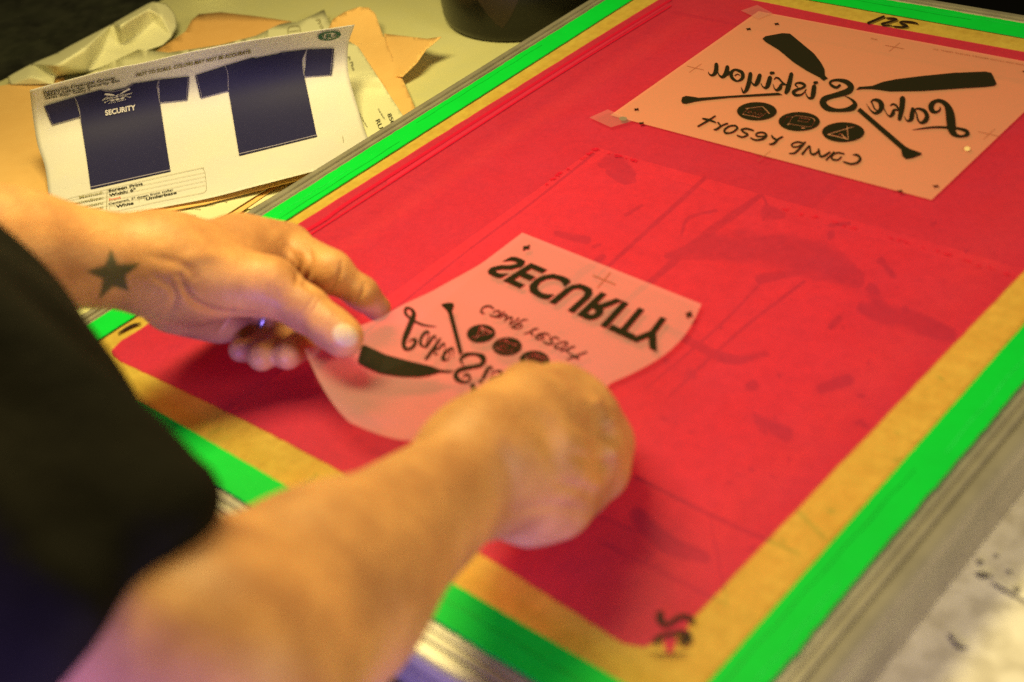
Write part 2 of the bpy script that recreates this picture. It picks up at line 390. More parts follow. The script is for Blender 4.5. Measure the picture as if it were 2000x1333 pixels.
strokes('coating_band', [[(760, 355, 9), (1050, 166, 8), (1300, 8, 8)]], .0013, M['emul3'], scr, n=14)
# crumbly pale line where emulsion was patched
ln = [[(x + rng.uniform(-3, 3), y + rng.uniform(-3, 3), rng.uniform(1, 3.2)), (x + rng.uniform(3, 8), y + rng.uniform(-3, 3), 1)] for x, y in
      [(1155 + 90 * t, 290 + 26 * t) for t in rng.rand(16)] + [(1165 - 110 * t, 290 + 75 * t) for t in rng.rand(20)] + [(1480 + 380 * t, 395 + 105 * t) for t in rng.rand(24)] + [(1880 + 120 * t, 510 + 35 * t) for t in rng.rand(10)]]
strokes('emulsion_crumb', ln, .0016, M['emul2'], scr, n=2)
# green tape, torn outer edges
def tape(a, b, outn, seed):
    r = np.random.RandomState(seed); a = np.array(a, float); b = np.array(b, float); outn = np.array(outn, float)
    n = 150; jit = np.cumsum(r.randn(n + 1)) * .00012; jit -= np.linspace(jit[0], jit[-1], n + 1); jit += r.randn(n + 1) * .00022
    jit = np.clip(jit, -.0012, .0012)
    p = [a + (b - a) * i / n + outn * (.0235 + jit[i]) for i in range(n + 1)]
    q = [a + (b - a) * i / n + outn * (r.randn() * .00008) for i in range(n, -1, -1)]
    ol = np.array(p + q); V, F = fill2d([ol]); N = len(V)
    vs = [(x, y, .0022) for x, y in V] + [(x, y, .0013) for x, y in V]
    Ft = []
    for f in F:
        A = V[list(f)]; cr = (A[1] - A[0])[0] * (A[2] - A[0])[1] - (A[1] - A[0])[1] * (A[2] - A[0])[0]
        Ft.append(f if cr > 0 else tuple(reversed(f)))
    ed = {(f[i], f[(i + 1) % 3]) for f in Ft for i in range(3)}
    side = [(y, x, x + N, y + N) for (x, y) in ed if (y, x) not in ed]
    return link('tape', vs, Ft + side + [tuple(N + k for k in reversed(f)) for f in Ft], M['green'], scr)
tape((0, -.022), (0, WY + .022), (-1, 0), 1); tape((WX, -.022), (WX, WY + .022), (1, 0), 2)
tape((.0003, 0), (WX - .0003, 0), (0, -1), 3); tape((.0003, WY), (WX - .0003, WY), (0, 1), 4)
def wstroke(name, a, b, wd, z, m, sd):
    r = np.random.RandomState(sd); a, b = np.array(a), np.array(b); n = 40; d = (b - a) / np.linalg.norm(b - a); nn = np.array([-d[1], d[0]]); c = [a + (b - a) * k / n + nn * .0004 * math.sin(k * .7 + sd) for k in range(n + 1)]
    h = [wd * (.35 + .65 * r.rand()) for _ in c]
    link(name, [(*(p + nn * q), z) for p, q in zip(c, h)] + [(*(p - nn * q), z) for p, q in zip(c, h)], [(n + 1 + k, n + 2 + k, k + 1, k) for k in range(n)], m, scr)
M['green2'] = mat('green_tape_crease', (.001, .34, .03), .5, .2); M['green3'] = mat('green_tape_rub', (.02, .66, .12), .5, .2)
for i_, (a_, b_, w_, k_) in enumerate([((-.006, .12), (-.007, .33), .0004, 'green2'), ((-.013, .16), (-.012, .28), .0003, 'green3'), ((-.017, .36), (-.016, .52), .0003, 'green2'), ((.524, .02), (.526, .20), .0004, 'green2'), ((.533, .22), (.531, .42), .0004, 'green3'),
    ((.05, .705), (.30, .706), .0005, 'green2'), ((.20, .7105), (.42, .7095), .0003, 'green3'), ((.36, -.010), (.50, -.012), .0004, 'green2'), ((.536, -.01), (.5355, .11), .0003, 'green3')]): wstroke('tape_crease', a_, b_, w_, .00235, M[k_], i_)
A4 = lambda l: [(1500 + a / 4, b / 4, w_ / 4) for a, b, w_ in l]
B4 = lambda l: [(1050 + a / 4, b / 4, w_ / 4) for a, b, w_ in l]
C4 = lambda l: [(1550 + a / 4.444, 150 + b / 4.444, w_ / 4.444) for a, b, w_ in l]
K9 = lambda l: [(1670 + a / 13.33, 20 + b / 13.33, w_ / 13.33) for a, b, w_ in l]
strokes('marker_number', [K9([(745, 165, 60), (560, 245, 62), (345, 335, 66)]),
    K9([(820, 212, 34), (920, 208, 40), (1030, 220, 48), (1085, 245, 40), (980, 280, 54), (820, 325, 54), (700, 358, 54), (745, 392, 44), (850, 400, 36), (960, 395, 26)]),
    K9([(1620, 348, 36), (1500, 315, 46), (1350, 298, 44), (1220, 298, 46), (1172, 325, 50), (1230, 360, 50), (1320, 392, 58), (1350, 425, 56), (1220, 440, 44), (1100, 432, 40), (1000, 420, 30)])], .0020, M['marker'], scr)
K7 = lambda l: [(1200 + a / 6.667, 1133 + b / 6.667, w_ / 6.667) for a, b, w_ in l]
strokes('emulsion_patch', [K7([(700, 640, 120), (850, 590, 130), (930, 560, 90)]), K7([(720, 700, 150), (720, 800, 170), (715, 900, 90), (720, 960, 30)]), K7([(880, 640, 90), (950, 680, 70)])], .0013, M['emul'], scr)
strokes('marker_number', [K7([(600, 430, 75), (600, 520, 90), (680, 585, 50), (760, 540, 55), (850, 480, 60), (940, 470, 60), (1010, 520, 75), (1020, 550, 50)]),
    K7([(540, 800, 75), (580, 750, 60), (640, 715, 50), (760, 700, 55), (880, 680, 60), (970, 720, 80), (930, 790, 110), (860, 800, 60)]),
    K7([(480, 960, 14), (650, 972, 28), (760, 968, 28), (960, 955, 12)])], .0020, M['marker'], scr)
K5 = lambda l: [(130 + a / 4.444, 560 + b / 4.444, w_ / 4.444) for a, b, w_ in l]
strokes('marker_stroke', [K5([(450, 405, 12), (520, 362, 22), (590, 330, 22), (645, 318, 8)]), K5([(670, 240, 22), (700, 265, 34), (770, 272, 18)])], .0020, M['marker'], scr)

# ================================================================== LOGO ART (pixel outlines, later laid on the films)
LS = [
 A4([(560,668,20),(537,684,20),(505,674,22),(484,652,20),(500,632,18),(550,626,22),(610,640,36),(647,675,46),(630,710,50),(570,733,44),(500,752,38),(440,775,46),(430,812,52),(470,848,44),(540,862,26),(610,858,32),(660,842,46),(680,815,34),(660,785,20),(625,762,10),(597,750,3)]),
 C4([(1272,262,6),(1268,290,16),(1235,308,24),(1200,292,42),(1194,250,48),(1228,214,32),(1280,212,34),(1330,250,50),(1354,310,72),(1364,380,78),(1370,440,74),(1382,484,56),(1420,512,30),(1468,517,22),(1508,500,36),(1500,472,32),(1455,455,24),(1400,445,20),(1330,440,20),(1230,438,18),(1130,448,14),(1035,462,4)]),
 C4([(1048,285,14),(1085,277,18),(1135,298,32),(1158,345,38),(1140,385,40),(1103,400,20),(1078,375,14),(1068,330,12),(1050,290,14)]), C4([(1034,280,30),(1026,330,40),(1020,368,36),(990,385,16),(970,366,8),(962,345,6)]),
 C4([(945,190,46),(940,260,46),(930,315,42),(918,368,32)]), C4([(915,292,14),(890,250,18),(862,238,16),(840,252,9)]), C4([(908,290,12),(872,290,22),(860,322,34),(838,345,20),(812,328,8)]),
 C4([(812,330,8),(790,290,8),(775,250,10)]),
 C4([(672,222,12),(692,202,18),(735,207,34),(762,242,46),(752,290,36),(712,318,24),(675,298,14),(648,262,8),(633,236,4)]), C4([(740,300,10),(706,282,12),(690,252,12),(678,222,10)]),
 A4([(360,678,34),(352,735,38),(342,765,26),(315,765,14),(298,740,8),(290,715,6)]), A4([(366,648,26),(382,645,20)]),
 A4([(230,680,10),(213,665,12),(225,650,14),(262,650,20),(288,668,20),(268,688,18),(225,702,22),(198,722,28),(215,743,22),(255,742,16),(280,725,10),(298,700,7)]),
 A4([(182,580,30),(168,640,36),(152,700,38),(140,724,28)]), A4([(142,665,12),(112,645,14),(85,615,16),(62,608,12),(48,622,6)]), A4([(135,660,10),(105,662,20),(92,690,30),(66,706,18),(48,688,8),(40,660,6)]),
 B4([(1815,608,32),(1802,655,36),(1785,686,24),(1760,680,10),(1745,655,7)]), B4([(1825,572,26),(1842,570,20)]),
 B4([(1735,590,30),(1718,640,36),(1700,664,24),(1680,655,12),(1665,630,8)]), B4([(1662,578,30),(1652,640,34),(1632,700,30),(1607,726,12),(1597,702,10),(1590,680,3)]),
 B4([(1560,548,20),(1597,568,28),(1600,610,26),(1560,634,14),(1518,608,26),(1512,570,26),(1535,547,18),(1560,548,18)]), B4([(1542,592,10),(1560,580,8),(1580,590,6)]),
 B4([(1482,525,30),(1472,572,36),(1445,602,24),(1420,590,12),(1405,560,8)]), B4([(1396,505,30),(1392,558,34),(1368,588,20),(1342,582,10),(1334,562,4)]), B4([(1500,560,8),(1485,590,8)]),
]
CR = [
 A4([(668,1210,12),(700,1213,18),(720,1240,20),(700,1270,20),(650,1282,16),(592,1266,14)]),
 A4([(455,1250,14),(490,1215,14),(515,1190,14)]), A4([(590,1202,14),(545,1194,14),(505,1212,12),(500,1244,14),(545,1250,14),(572,1228,12)]),
 A4([(482,1190,14),(440,1218,18),(408,1222,16),(400,1190,14),(395,1165,12)]), A4([(400,1175,12),(365,1205,18),(335,1200,16),(328,1165,12),(324,1142,14),(300,1165,14),(268,1204,18)]),
 A4([(290,1112,14),(250,1158,16),(208,1196,16),(168,1200,10)]), A4([(275,1118,12),(228,1110,14),(186,1128,12),(195,1148,12),(235,1146,12),(258,1132,10)]),
 B4([(1912,1070,14),(1880,1088,16),(1845,1122,20),(1812,1128,12)]), B4([(1868,1092,12),(1840,1078,16),(1830,1062,14)]),
 B4([(1665,1080,12),(1705,1095,14),(1760,1086,18),(1788,1056,16),(1760,1036,14),(1718,1040,14),(1706,1060,12),(1740,1068,12),(1780,1062,10)]),
 B4([(1685,1020,12),(1635,1006,16),(1592,1014,14),(1612,1034,14),(1642,1052,14),(1602,1072,14),(1560,1060,12)]),
 B4([(1545,982,14),(1560,1002,16),(1522,1034,14),(1470,1040,16),(1460,1016,16),(1500,986,14),(1545,982,14)]),
 B4([(1482,966,14),(1440,982,14),(1400,1010,18),(1378,1014,10)]), B4([(1428,985,12),(1418,968,14),(1408,958,12)]),
 B4([(1387,908,12),(1320,950,16),(1254,988,14)]), B4([(1292,928,14),(1340,938,16),(1388,956,12)]),
]
OAR = [np.array([(1489,76),(1495,71),(1528,65),(1543,66),(1560,80),(1590,105),(1603,122),(1610,135),(1611,148),(1617,153),(1608,158),(1600,151),(1575,138),(1550,122),(1520,97),(1495,82)], float),
 np.array([(1680,210.5),(1674,217),(1760,292.5),(1762.5,305),(1769,311),(1782.5,309),(1799,302.5),(1800,299),(1777,291),(1767,285)], float),
 np.array([(1500+a/4, b/4) for a, b in [(688,705),(710,680),(815,672),(900,640),(1000,620),(1200,595),(1450,570),(1700,560),(1745,570),(1765,610),(1785,655),(1770,672),(1700,680),(1500,692),(1200,712),(950,715),(860,702),(810,697),(735,697)]], float),
 np.array([(1050+a/4, b/4) for a, b in [(1122,790),(1130,760),(1160,750),(1220,758),(1260,765),(1880,725),(1915,743),(1870,745),(1500,765),(1300,785),(1230,795),(1160,812),(1130,808)]], float)]
def ell(cx, cy, rx, ry, n=40): 
    a = np.linspace(0, 2 * math.pi, n + 1)[:-1]; return np.stack([cx + rx * np.cos(a), cy + ry * np.sin(a)], 1)
DISC = [ell(1050 + 1712 / 4, 870 / 4, 155 / 4, 71 / 4), ell(1500 + 243 / 4, 950 / 4, 161 / 4, 74 / 4), ell(1500 + 587 / 4, 1033 / 4, 165 / 4, 77 / 4)]
HOLE = []
for l in [B4([(1622,848,7),(1690,840,7),(1756,832,7)]), B4([(1756,832,7),(1785,860,7),(1810,888,7)]), B4([(1642,850,6),(1618,875,6),(1600,893,6)]), B4([(1600,893,6),(1665,905,6),(1733,918,6)]), B4([(1733,918,6),(1760,902,6),(1788,880,6)]),
    B4([(1648,868,4),(1672,872,4)]), B4([(1672,872,4),(1662,884,4)]), B4([(1662,884,4),(1640,880,4)]), B4([(1640,880,4),(1648,868,4)]), B4([(1725,882,4),(1752,886,4)]), B4([(1752,886,4),(1740,900,4)]), B4([(1740,900,4),(1716,896,4)]), B4([(1716,896,4),(1725,882,4)]),
    B4([(1688,876,4),(1680,905,4)]), B4([(1688,876,4),(1705,880,4)]), B4([(1705,880,4),(1698,908,4)]), B4([(1700,848,2),(1752,856,2)]), B4([(1680,856,2),(1765,868,2)]),
    A4([(165,962,6),(182,925,6)]), A4([(182,925,6),(210,903,6)]), A4([(210,903,6),(285,910,6),(352,924,6)]), A4([(352,924,6),(366,944,6)]), A4([(366,944,6),(340,988,6)]), A4([(155,966,6),(230,978,6),(300,990,6)]), A4([(300,990,6),(340,988,6)]),
    A4([(232,945,5),(248,921,5)]), A4([(248,921,5),(326,932,5)]), A4([(326,932,5),(314,955,5)]), A4([(314,955,5),(232,945,5)]), A4([(110,965,4),(148,914,4)]), A4([(148,914,4),(190,912,4)]), A4([(262,1000,10),(284,1000,10)]), A4([(150,972,8),(160,974,8)]),
    A4([(465,1050,9),(560,1022,9),(668,990,8)]), A4([(465,1050,9),(545,1068,9),(625,1088,9)]), A4([(625,1088,9),(620,1035,9),(616,982,8)]), A4([(545,1064,4),(565,1046,6),(575,1050,8)]), A4([(575,1050,8),(590,1066,10),(606,1080,8)])]:
    HOLE += stroke_polys(l, 2)
lp = []
for l in LS: lp += stroke_polys(l, 4)
NLP = len(lp)
cp = []
for l in CR: cp += stroke_polys(l, 4)
LOGO_V, LOGO_F = fill2d(lp + cp + OAR + DISC, HOLE)
ORD = {'word': (lp, ()), 'tagline': (cp, ()), 'oar': (OAR, ()), 'icon': (DISC, HOLE)}

# ---- film with the lake logo, lying flat
def film_corner(px): return U(px[0], px[1], .0030)[:2]
f1 = empty('film_positive', (.2665, .5463, .003)); tag(f1, 'clear film with mirrored lake resort logo taped flat near the far edge', 'film')
fx0, fx1, fy0, fy1 = .1258, .4062, .4415, .6535
def thin(name, pts, z, th, m, parent):
    V, F = fill2d([np.array(pts, float)]); N = len(V); Ft = []
    for f in F:
        A = V[list(f)]; cr = np.cross(np.append(A[1] - A[0], 0), np.append(A[2] - A[0], 0))[2]; Ft.append(f if cr > 0 else tuple(reversed(f)))
    return link(name, [(x, y, z) for x, y in V], Ft, m, parent)
thin('sheet', [(fx0, fy0), (fx1, fy0), (fx1, fy1), (fx0, fy1)], .0026, 0, M['film'], f1)
for nm, (pos, neg) in ORD.items():
    if nm in ('oar', 'icon'):
        groups = [[o_] for o_ in (OAR if nm == 'oar' else DISC)]
        for g in groups:
            V, F = fill2d(g, [h for h in neg if inside(g[0], h.mean(0)[None])[0]]); art(nm, V, F, up0(.0032), M['fink'], f1)
    else:
        V, F = fill2d(pos, neg); art(nm, V, F, up0(.0032), M['fink'], f1)
def cross(cx, cy, r, w_): 
    c = U(cx, cy, 0); o = []
    for d in ((r, 0), (0, r)):
        a = PX(c + [d[0], d[1], 0]); b = PX(c - [d[0], d[1], 0]); o.append([(a[0], a[1], w_), (b[0], b[1], w_)])
    return o
fm = clear('registration_print', (.20, .12, .06), (.8, .6, .5), .5, .4, .3)
for x, y in [(1358, 133), (1492, 305), (1747, 92), (1932, 262)]: strokes('registration_mark', cross(x, y, .0085, .8), .0032, fm, f1, n=2)
for x, y in [(1462, 57), (1517, 47), (1243, 214), (1253, 241), (1758, 374), (1828, 364), (2003, 140)]:
    strokes('registration_dot', cross(x, y, .0021, 1.6) + [[(x - 2, y, 3.4), (x + 2, y, 3.4)]], .0032, M['fink'], f1, n=2)
V, F = text_px('LAKE SISK LOGO RESORT FRONT PRINT 2C', (2003, 129), (1822, 97), 2.6, 0, 0, (.3, -1)); V[:, 0] = V[:, 0]
art('small_print', V, F, up0(.0032), fm, f1)
V, F = text_px('SIZE', (1713, 79), (1700, 76), 2.6, 0, 0, (.3, -1)); art('small_print', V, F, up0(.0032), fm, f1)
V, F = fill2d([ell(1217, 232, 8, 4)]); art('punch_hole', V, F, up0(.0034), M['grey'], f1)
V, F = fill2d([ell(1889, 291, 6, 4.5)]); art('clear_spot', V, F, up0(.0034), mat('pale_spot', (.85, .62, .34), .5), f1)
for nm, pts in (('far', [(1447, 21), (1479, 10), (1509, 26), (1481, 37)]), ('near', [(1151, 230), (1187, 214), (1238, 236), (1193, 249)])):
    V, F = fill2d([np.array(pts, float)]); t = art('tape_piece', V, F, up0(.0040), M['tapec'], None)
    tag(t, 'clear tape square holding the %s left corner of the flat logo film' % nm, 'tape', 'clear tape pieces on the flat film')

# ---- film held in the hands
FW2, FH2 = .1613, .222
def film2(s, t):
    """s 0..1 left to right, t 0..1 far edge to near edge"""
    lift = np.clip((t - .18) / .82, 0, 1); le = max(0, 1 - s); lift = float(lift)
    sc_ = min(1., max(0., s)); zb = .013 + (.020 * ((.38 - sc_) / .38) ** 2 if sc_ < .38 else .024 * ((sc_ - .38) / .55) ** 2)
    z = .0048 + zb * lift ** (1.3 + 2.2 * sc_)
    z += (.0020 * math.sin(9 * s + 5 * t) + .0010 * math.sin(26 * t + 7 * s)) * lift
    x = .1813 + FW2 * s + .004 * t * (1 - s) + .0115 * s * math.sin(math.pi * min(1, t / .42))
    y = .2714 - .008 * s - FH2 * t + (.018 * (1 - min(1., 2.6 * sc_)) ** 1.5 + .002 + .016 * max(0., sc_ - .38) / .55) * lift ** 2
    return np.array([x, y, z])
fb = empty('film_positive', (.26, .18, .004)); tag(fb, 'clear film with mirrored word and logo being peeled up by both hands', 'film')
n1, n2 = 60, 80; v = [film2(i / n1, j / n2) for j in range(n2 + 1) for i in range(n1 + 1)]
f = [(j * (n1 + 1) + i, (j + 1) * (n1 + 1) + i, (j + 1) * (n1 + 1) + i + 1, j * (n1 + 1) + i + 1) for j in range(n2) for i in range(n1)]
link('sheet', v, f, M['film2'], fb, smooth=True)
def f2surf(q, e=.0006):
    s, t = q; p = film2(s, t); a = film2(s + .01, t) - p; b = film2(s, t + .01) - p; n = np.cross(b, a); n /= np.linalg.norm(n)
    if n[2] < 0: n = -n
    return p + n * e
def f2inv(x, y):
    q = np.array([.5, .3])
    for _ in range(14):
        e = np.array([x, y]) - PX(f2surf(q)); h = 1e-3
        Jm = np.stack([(PX(f2surf(q + [h, 0])) - PX(f2surf(q))) / h, (PX(f2surf(q + [0, h])) - PX(f2surf(q))) / h], 1)
        q = q + np.clip(np.linalg.solve(Jm, e), -.2, .2)
    return q
# logo: film-one plane -> film-two sheet, turned by half a turn
LP = np.array([U(q[0], q[1], .0032)[:2] for q in LOGO_V])
c1, t1 = U(1668, 310, 0)[:2], U(1372, 236, 0)[:2]
c2 = f2inv(948, 606); t2 = f2inv(1133, 697)
c2m = c2 * [FW2, -FH2]; t2m = t2 * [FW2, -FH2]
za = complex(*(t2m - c2m)) / complex(*(t1 - c1))
def to2(P):
    z = (P[:, 0] - c1[0] + 1j * (P[:, 1] - c1[1])) * za; X = c2m[0] + z.real; Y = c2m[1] + z.imag
    return np.stack([X / FW2, -Y / FH2], 1)
for nm, (pos, neg) in ORD.items():
    V, F = fill2d(pos, neg) if nm != 'x' else None
    Q = to2(np.array([U(q[0], q[1], 0)[:2] for q in V]))
    bad = (Q[:, 0] < 0.01) | (Q[:, 0] > .99) | (Q[:, 1] > .99)
    F = [f_ for f_ in F if not any(bad[k] for k in f_)]
    art(nm, Q, F, f2surf, M['fink'], fb)
# the big word: quad in pixels -> sheet
V, F = text2d('SECURITY', .032, 0, 1.02)
q00, q10, q01, q11 = [np.array(p, float) for p in ((985, 540), (1287, 684), (1010, 497), (1322, 632))]
# measured corners of the word: far side (letter feet) and near side (letter tops)
feetL, feetR, topL, topR = (1000, 500), (1321, 633), (946, 530), (1284, 686)
def wordmap(q):
    a, b = q; b = min(max(b, -.03), 1.03)
    p = (1 - a) * (1 - b) * np.array(feetL) + a * (1 - b) * np.array(feetR) + (1 - a) * b * np.array(topL) + a * b * np.array(topR)
    return f2inv(*p)
Q = np.array([wordmap(q) for q in V]); art('word', Q, F, f2surf, M['fink'], fb)
f2px = f2inv
rm = []
for x, y, r in [(1028, 484, .012), (1346, 615, .011)]:
    s, t = f2px(x, y); rm += [[(s - r, t, .012), (s + r, t, .012)], [(s, t - r, .012), (s, t + r, .012)]]
def ustroke(ls):
    o = []
    for l in ls: o += [p / 1000 for p in stroke_polys([(a * 1000, b * 1000, c * 1000) for a, b, c in l], 4)]
    return o
V, F = fill2d(ustroke(rm)); art('registration_dot', V, F, f2surf, M['fink'], fb)
s, t = f2px(1180, 547); V, F = fill2d(ustroke([[(s - .06, t, .005), (s + .06, t, .005)], [(s, t - .04, .005), (s, t + .04, .005)]])); art('registration_mark', V, F, f2surf, fm, fb)

# ================================================================== PAPERS
GP = 'papers and envelopes on the table'
def paper(name, outline, z, m, label, cat, dens=None, th=.0006):
    o = extruded(name, outline, z, m, th=th, dens=dens); tag(o, label, cat, GP); return o
paper('envelope', [(-60, 185), (0, 168), (60, 158), (125, 150), (210, 430), (60, 520), (-60, 520)], -.0385, M['manila2'], 'orange manila envelope left of the shirt mockup sheet', 'envelope')
paper('envelope', [(300, 103), (362, 62), (374, 40), (388, 28), (430, 24), (500, 32), (568, 42), (600, 80), (500, 120), (330, 130)], lambda q: -.038 + .00005 * (130 - q[1]), M['manila'], 'orange manila envelope behind the top edge of the mockup sheet', 'envelope', 20)
paper('envelope', [(750, 66), (800, 72), (835, 76), (862, 72), (848, 84), (832, 97), (815, 122), (786, 150), (760, 150)], lambda q: -.038 + .00022 * max(0, q[0] - 770), M['manila2'], 'small crumpled orange envelope nearest the black canister', 'envelope', 8)
paper('folder', [(640, 60), (650, 38), (672, 24), (700, 14), (720, 15), (733, 27), (745, 62), (770, 118), (792, 168), (815, 220), (840, 262), (800, 300), (660, 130)], lambda q: -.0378 + .020 * max(0, min(1, (100 - q[1]) / 90)) ** 2, M['manila2'], 'tall orange manila folder with a rounded top corner', 'folder', 10)
fo = paper('form_sheet', [(640, 90), (684, 82), (700, 92), (742, 157), (800, 245), (760, 330), (700, 320), (650, 200)], lambda q: -.0362 + .012 * math.exp(-((q[1] - 150) / 22) ** 2), M['form'], 'printed order form showing between mockup sheet and tall folder', 'form sheet', 8)
fs = lambda q: U(q[0], q[1], -.0355 + .012 * math.exp(-((q[1] - 150) / 22) ** 2))
for s_, a, b, h, bo in [('in Plus', (679, 112), (689, 139), 6, 0), ('Order Number', (737, 213), (750, 234), 3.4, 0), ('85014', (756, 224), (770, 258), 8, .0), ('RUSH', (733, 236), (748, 270), 9, 0), ('Date Order Placed', (700, 222), (716, 249), 3, 0)]:
    V, F = text_px(s_, a, b, h, bo, 0, (.95, -.45)); art('print', V, F, fs, M['txt'], fo)
fo2 = paper('form_sheet', [(105, 168), (165, 148), (270, 97), (330, 103), (430, 88), (500, 70), (545, 48), (562, 44), (580, 44), (633, 19), (650, 62), (640, 120), (400, 200), (110, 230)], lambda q: -.0368 + .00002 * (200 - q[1]), M['form'], 'pale order form sticking out above the mockup sheet', 'form sheet', 20)
fz2 = lambda q: U(q[0], q[1], -.0362 + .00002 * (200 - q[1]))
V, F = text_px('Pro', (616, 40), (627, 57), 9, 0, 0, (.95, -.35)); art('print', V, F, fz2, M['greyp'], fo2)
strokes('box', [[(563, 68, 1.5), (563, 55, 1.5), (575, 51, 1.5), (585, 53, 1.5), (587, 66, 1.5)], [(565, 62, 1), (583, 60, 1)], [(500, 80, 1.2), (512, 76, 1.2)]], 0, M['greyp'], fo2, surf=fz2, n=3)
paper('envelope', [(90, 215), (400, 130), (690, 90), (745, 312), (615, 347), (590, 350), (500, 373), (400, 399), (270, 424), (140, 470), (80, 420)], -.0372, M['manila2'], 'flat orange envelope right under the shirt mockup sheet', 'envelope')
paper('form_sheet', [(317, 411), (400, 385), (520, 355), (532, 362), (440, 420), (396, 440), (350, 446)], -.0400, M['form'], 'small order form below the mockup sheet near the wrist', 'form sheet')
fs3 = lambda q: U(q[0], q[1], -.0394)
for s_, a, b in [('Account 7', (444, 393), (410, 392), ), ('address', (420, 398), (396, 402)), ('date due note', (392, 408), (352, 405)), ('all work sold', (382, 420), (338, 420)), ('approved', (366, 429), (344, 425))]:
    V, F = text_px(s_, a, b, 3.6, 0, 0, (.2, 1)); art('print', V, F, fs3, M['greyp'], bpy.data.objects['form_sheet.002'])
paper('envelope', [(385, 448), (400, 436), (500, 372), (545, 352), (560, 352), (425, 446), (410, 460)], -.0420, M['manila2'], 'narrow orange envelope edge showing beside the aluminium frame', 'envelope')
paper('card', [(470, 408), (528, 370), (560, 360), (560, 368), (490, 408)], -.0432, M['form'], 'pale yellow card beneath the narrow envelope edge', 'card')
paper('card', [(250, 430), (317, 411), (335, 425), (322, 446), (260, 455)], -.0425, M['grey'], 'grey card corner below the mockup sheet', 'card')
# crumpled sheet
cv = [(14,150,.0),(60,125,.004),(110,104,.012),(150,82,.018),(220,46,.024),(285,9,.026),(300,3,.026),(325,8,.020),(342,28,.010),(346,52,.002),(335,72,-.002),(318,88,-.004),(250,110,-.002),(170,142,0),(108,150,.002),(105,165,.0),(20,166,-.002),
      (108,150,.006),(112,128,.030),(165,95,.038),(235,50,.042),(290,18,.036),(315,32,.022),(60,150,.010),(200,100,.008),(270,70,.006),(300,45,.012),(235,90,.004)]
vs = [Vector((a, b)) for a, b, c in cv]; 
r = delaunay_2d_cdt(vs, [(i, (i + 1) % 17) for i in range(17)], [], 0, 1e-4)
V = np.array([(p.x, p.y) for p in r[0]]); zz = [next(c for a, b, c in cv if abs(a - p[0]) + abs(b - p[1]) < .01) for p in V]
ol = np.array([(a, b) for a, b, c in cv[:17]]); F = [tuple(f_) for f_ in r[2] if inside(ol, V[list(f_)].mean(0)[None])[0]]
cr = art('crumpled_sheet', np.arange(len(V))[:, None], F, lambda q: U(V[int(q[0])][0], V[int(q[0])][1], -.036 + zz[int(q[0])] * .8), M['form'], None)
tag(cr, 'crumpled pale sheet of paper with a rolled end on the dark mat side', 'paper', GP)
sb = cr.modifiers.new('sub', 'SUBSURF'); sb.levels = 1; sb.render_levels = 1
ce = cr.data.attributes.new('crease_edge', 'FLOAT', 'EDGE'); ce.data.foreach_set('value', [.72] * len(cr.data.edges)); sb.levels = 3; sb.render_levels = 3
so = cr.modifiers.new('solid', 'SOLIDIFY'); so.thickness = .0005
for p in cr.data.polygons: p.use_smooth = True

# shirt mockup sheet
mk = empty('mockup_sheet', U(380, 250, -.03)); tag(mk, 'curling white mockup sheet printed with two navy shirts', 'printed sheet', GP)
def zt(q):
    u, v_ = q; t = (v_ - (177 - .2 * (u - 58))) / 245.
    t = max(-.05, min(1.1, t)); return -.0325 + .070 * max(0, (1 - t)) ** 2.2 + .002 * math.sin(u / 70.)
def coons(top, bot, left, right, n=60, m_=90):
    cs = [catmull([(*p, 0) for p in c], 8)[:, :2] for c in (top, bot, left, right)]
    def at(c, t):
        k = t * (len(c) - 1); i = min(int(k), len(c) - 2); return c[i] + (c[i + 1] - c[i]) * (k - i)
    T, B, L, R = cs; out = []
    for j in range(n + 1):
        for i in range(m_ + 1):
            s, t = i / m_, j / n
            p = (1 - t) * at(T, s) + t * at(B, s) + (1 - s) * at(L, t) + s * at(R, t) - ((1 - s) * (1 - t) * T[0] + s * (1 - t) * T[-1] + (1 - s) * t * B[0] + s * t * B[-1])
            out.append(p)
    return np.array(out)
G = coons([(58, 177), (210, 137), (281, 123), (363, 104), (468, 83), (573, 67), (693, 49)], [(108, 458), (254, 418), (400, 389), (499, 364), (600, 338), (738, 303)],
          [(58, 177), (64, 227), (73, 282), (86, 320), (92, 355), (97, 400), (108, 458)], [(693, 49), (681, 84), (679, 126), (684, 160), (697, 205), (715, 262), (738, 303)])
f = [(j * 91 + i, (j + 1) * 91 + i, (j + 1) * 91 + i + 1, j * 91 + i + 1) for j in range(60) for i in range(90)]
sh = link('paper', [U(q[0], q[1], zt(q)) for q in G], f, M['paper'], mk, smooth=True)
sm = sh.modifiers.new('solid', 'SOLIDIFY'); sm.thickness = .0004; sm.offset = -1
